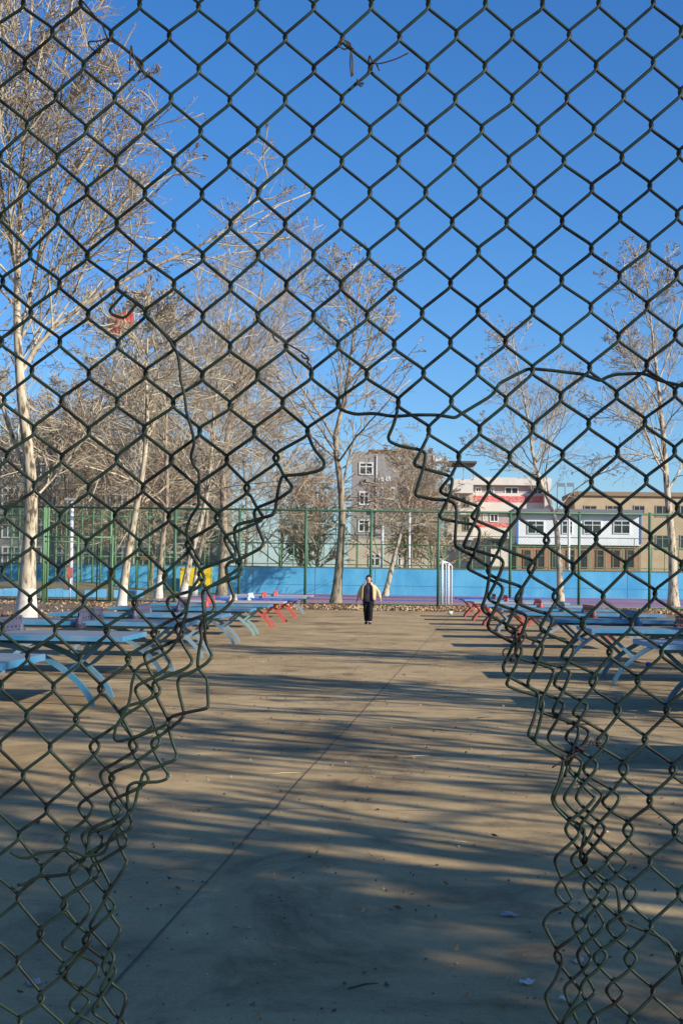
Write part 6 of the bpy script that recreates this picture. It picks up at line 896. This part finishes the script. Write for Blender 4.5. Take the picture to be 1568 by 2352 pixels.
per = empty('person', (pg_.x, pg_.y, 0), 'person walking towards the camera in an open cream jacket, dark shirt and black trousers', 'person'); per.scale = (1.12, 1.06, 1.0); per.rotation_euler = (0, 0, R(-9))
m_skin = mat('skin', (0.50, 0.29, 0.20), 0.6); m_lip = mat('lips', (0.33, 0.12, 0.10), 0.6); m_eye = mat('eyes_dark', (0.02, 0.015, 0.012), 0.4)
def hand(wr, dr, side, nodes, edges, wi):
    dr = Vector(dr).normalized(); lat = Vector((0, 1, 0)); lat = (lat - dr*lat.dot(dr)).normalized(); inn = dr.cross(lat) * side
    p = wr + dr*0.045; nodes.append((p[:], (0.016, 0.034))); pi_ = len(nodes)-1; edges.append((wi, pi_))
    for k, (o_, L) in enumerate(((-0.028, 0.066), (-0.010, 0.075), (0.010, 0.070), (0.027, 0.054))):
        a = p + dr*0.04 + lat*o_; prev = pi_
        for j, (tt, cu) in enumerate(((0.0, 0.0), (0.5, 0.012), (1.0, 0.034))):
            q = a + dr*L*tt*(1-0.15*tt) + inn*cu; nodes.append((q[:], 0.0085 - 0.001*j)); edges.append((prev, len(nodes)-1)); prev = len(nodes)-1
    prev = pi_
    for (fw_, sd_) in ((0.005, -0.040), (0.035, -0.058), (0.058, -0.060)):
        q = p + dr*fw_ + lat*sd_ + inn*0.008; nodes.append((q[:], 0.0095)); edges.append((prev, len(nodes)-1)); prev = len(nodes)-1
N = []; E_ = []
def nd(p, r, par=None):
    N.append((p, r)); i = len(N)-1
    if par is not None: E_.append((par, i))
    return i
pel = nd((0, 0, 0.83), (0.135, 0.095)); sp = nd((0, 0.0, 0.98), (0.125, 0.09), pel); ch = nd((0, 0.0, 1.16), (0.145, 0.095), sp); nk = nd((0, 0.0, 1.285), (0.055, 0.055), ch); hb = nd((0, -0.015, 1.36), (0.058, 0.062), nk); hd = nd((0, -0.02, 1.445), (0.076, 0.092), hb); ht = nd((0, -0.01, 1.51), (0.06, 0.07), hd)
EL = {-1: (-0.262, 0.05, 1.02), 1: (0.285, 0.0, 1.02)}; WR = {-1: (-0.315, 0.03, 0.80), 1: (0.355, -0.10, 0.81)}
for sd_ in (-1, 1):
    sh = nd((sd_*0.155, 0, 1.225), 0.055, ch); elb = nd(EL[sd_], 0.040, sh); wr = nd(WR[sd_], 0.024, elb)
    hand(Vector(WR[sd_]), Vector(WR[sd_]) - Vector(EL[sd_]), sd_, N, E_, wr)
    hp = nd((sd_*0.08, 0, 0.77), 0.085, pel); kn = nd((sd_*0.07, -0.02 - 0.03*sd_, 0.44), 0.055, hp); ak = nd((sd_*0.06, 0.02 + 0.07*sd_*-1, 0.085), 0.035, kn); nd((sd_*0.075, -0.10 + 0.07*sd_*-1, 0.035), 0.028, ak)
body = skin_mesh('body', N, E_, [m_skin, m_eye, m_lip], per, 3)
me = body.data
for v in me.vertices:   # face: nose, brow and eye sockets
    x, y, z = v.co
    if z > 1.36 and y < -0.04:
        v.co.y -= 0.022*math.exp(-((x/0.016)**2) - ((z-1.425)/0.02)**2); v.co.y += 0.006*math.exp(-(((abs(x)-0.03)/0.014)**2) - ((z-1.45)/0.012)**2)
for p in me.polygons:
    c = p.center
    if c.y < -0.06 and abs(abs(c.x)-0.03) < 0.010 and abs(c.z-1.447) < 0.0055: p.material_index = 1
    if c.y < -0.06 and abs(c.x) < 0.024 and abs(c.z-1.388) < 0.007: p.material_index = 2
b_ = MB()
for sd_ in (-1, 1): b_.tube([(sd_*0.076, 0.0, 1.405), (sd_*0.088, 0.005, 1.43), (sd_*0.086, 0.01, 1.458)], [0.010, 0.016, 0.010], 8)
b_.build('ear', m_skin, per, True)
def loft(rings, name, m, a0=0.0, a1=2*math.pi, nseg=28, thick=0.0, sub=0):
    b = MB(); V = []; Fc = []; closed = (a1 - a0) > 6.28; n = nseg if closed else nseg + 1
    for (cx, cy, z, rx, ry) in rings:
        for k in range(n):
            an = a0 + (a1-a0)*k/nseg; V.append((cx + rx*math.sin(an), cy - ry*math.cos(an), z))
    for j in range(len(rings)-1):
        for k in range(nseg):
            k2 = (k+1) % n; Fc.append((j*n+k, j*n+k2, (j+1)*n+k2, (j+1)*n+k))
    b.add(V, Fc); o = b.build(name, m, per, True)
    if thick:
        s_ = o.modifiers.new('thick', 'SOLIDIFY'); s_.thickness = thick; s_.offset = 1
    return o
m_jk = mat('jacket_cream', (0.62, 0.45, 0.24), 0.85, (0.55, 0.39, 0.20), 6, 5, bump=0.4, bscale=9); m_lin = mat('jacket_lining', (0.012, 0.012, 0.014), 0.9); m_sh = mat('shirt_navy', (0.030, 0.028, 0.055), 0.8, (0.09, 0.06, 0.08), 11, 4, thresh=(0.5, 0.7)); m_tr = mat('trousers_black', (0.006, 0.006, 0.007), 0.85); m_shoe = mat('shoe_black', (0.012, 0.012, 0.010), 0.5); m_hair = mat('hair_black', (0.010, 0.008, 0.007), 0.6)
loft([(0,0,0.72,0.172,0.130),(0,0,0.80,0.172,0.130),(0,0,0.9,0.165,0.122),(0,0,1.0,0.16,0.118),(0,0,1.12,0.168,0.118),(0,0,1.21,0.15,0.10),(0,0,1.262,0.085,0.075),(0,-0.005,1.295,0.063,0.063)], 'shirt', m_sh)
loft([(0,0,1.275,0.072,0.068),(0,-0.004,1.31,0.066,0.066)], 'collar', mat('collar_maroon', (0.16, 0.02, 0.02), 0.8), thick=0.006)
jk = loft([(0.0,0.0,0.765,0.235,0.16),(0.0,0,0.86,0.232,0.155),(0,0,0.98,0.22,0.147),(0,0,1.12,0.215,0.143),(0,0,1.21,0.192,0.12),(0,0,1.262,0.105,0.092),(0,0.01,1.325,0.086,0.085)], 'jacket', m_jk, R(38), R(322), 30, 0.014)
jk.data.materials.append(m_lin)
ln = loft([(0.0,0.0,0.775,0.230,0.155),(0.0,0,0.86,0.227,0.15),(0,0,0.98,0.215,0.142),(0,0,1.12,0.21,0.138),(0,0,1.21,0.187,0.116),(0,0,1.262,0.10,0.088),(0,0.01,1.32,0.082,0.081)], 'jacket_lining', m_lin, R(24), R(341), 30, 0.003)
for sd_ in (-1, 1):
    sleeve = [((sd_*0.135, 0, 1.225), 0.072), ((sd_*0.19, 0.01, 1.15), 0.066), (EL[sd_], 0.058), (tuple(Vector(EL[sd_]).lerp(Vector(WR[sd_]), 0.55)), 0.054), (tuple(Vector(EL[sd_]).lerp(Vector(WR[sd_]), 0.95)), 0.044)]
    skin_mesh('sleeve', sleeve, [(0,1),(1,2),(2,3),(3,4)], [m_jk], per)
tn = [((0,0,0.83),(0.155,0.115))]; te = []
for sd_ in (-1, 1):
    i0 = len(tn); tn += [((sd_*0.075,0,0.74),0.098), ((sd_*0.068,-0.02-0.03*sd_,0.44),0.080), ((sd_*0.062,0.02-0.05*sd_,0.20),0.072), ((sd_*0.06,0.02-0.07*sd_,0.075),0.070)]; te += [(0,i0),(i0,i0+1),(i0+1,i0+2),(i0+2,i0+3)]
skin_mesh('trousers', tn, te, [m_tr], per)
for sd_ in (-1, 1):
    yy = 0.02 - 0.07*sd_; skin_mesh('shoe', [((sd_*0.06, yy+0.05, 0.045), 0.042), ((sd_*0.065, yy-0.04, 0.045), 0.045), ((sd_*0.075, yy-0.13, 0.036), 0.034)], [(0,1),(1,2)], [m_shoe], per)
hb_ = bmesh.new(); bmesh.ops.create_uvsphere(hb_, u_segments=24, v_segments=16, radius=1.0)
for v in hb_.verts: v.co = Vector((v.co.x*0.088, v.co.y*0.102 - 0.008, v.co.z*0.118 + 1.448)); 
dl = [v for v in hb_.verts if not (v.co.z > 1.487 + 0.10*max(-1, min(0.25, -v.co.y - 0.02)) if v.co.y < 0.0 else v.co.z > 1.385 + 0.0*v.co.y)]
bmesh.ops.delete(hb_, geom=dl, context='VERTS')
for v in hb_.verts: v.co += Vector((math.sin(v.co.x*190)*0.003, math.sin(v.co.z*170)*0.003, math.sin(v.co.x*150 + v.co.y*120)*0.004))
hm_ = bpy.data.meshes.new('hair'); hb_.to_mesh(hm_); hb_.free(); hm_.materials.append(m_hair); hm_.polygons.foreach_set('use_smooth', [True]*len(hm_.polygons))
ho = bpy.data.objects.new('hair', hm_); COL.objects.link(ho); ho.parent = per; sd2 = ho.modifiers.new('thick', 'SOLIDIFY'); sd2.thickness = 0.012
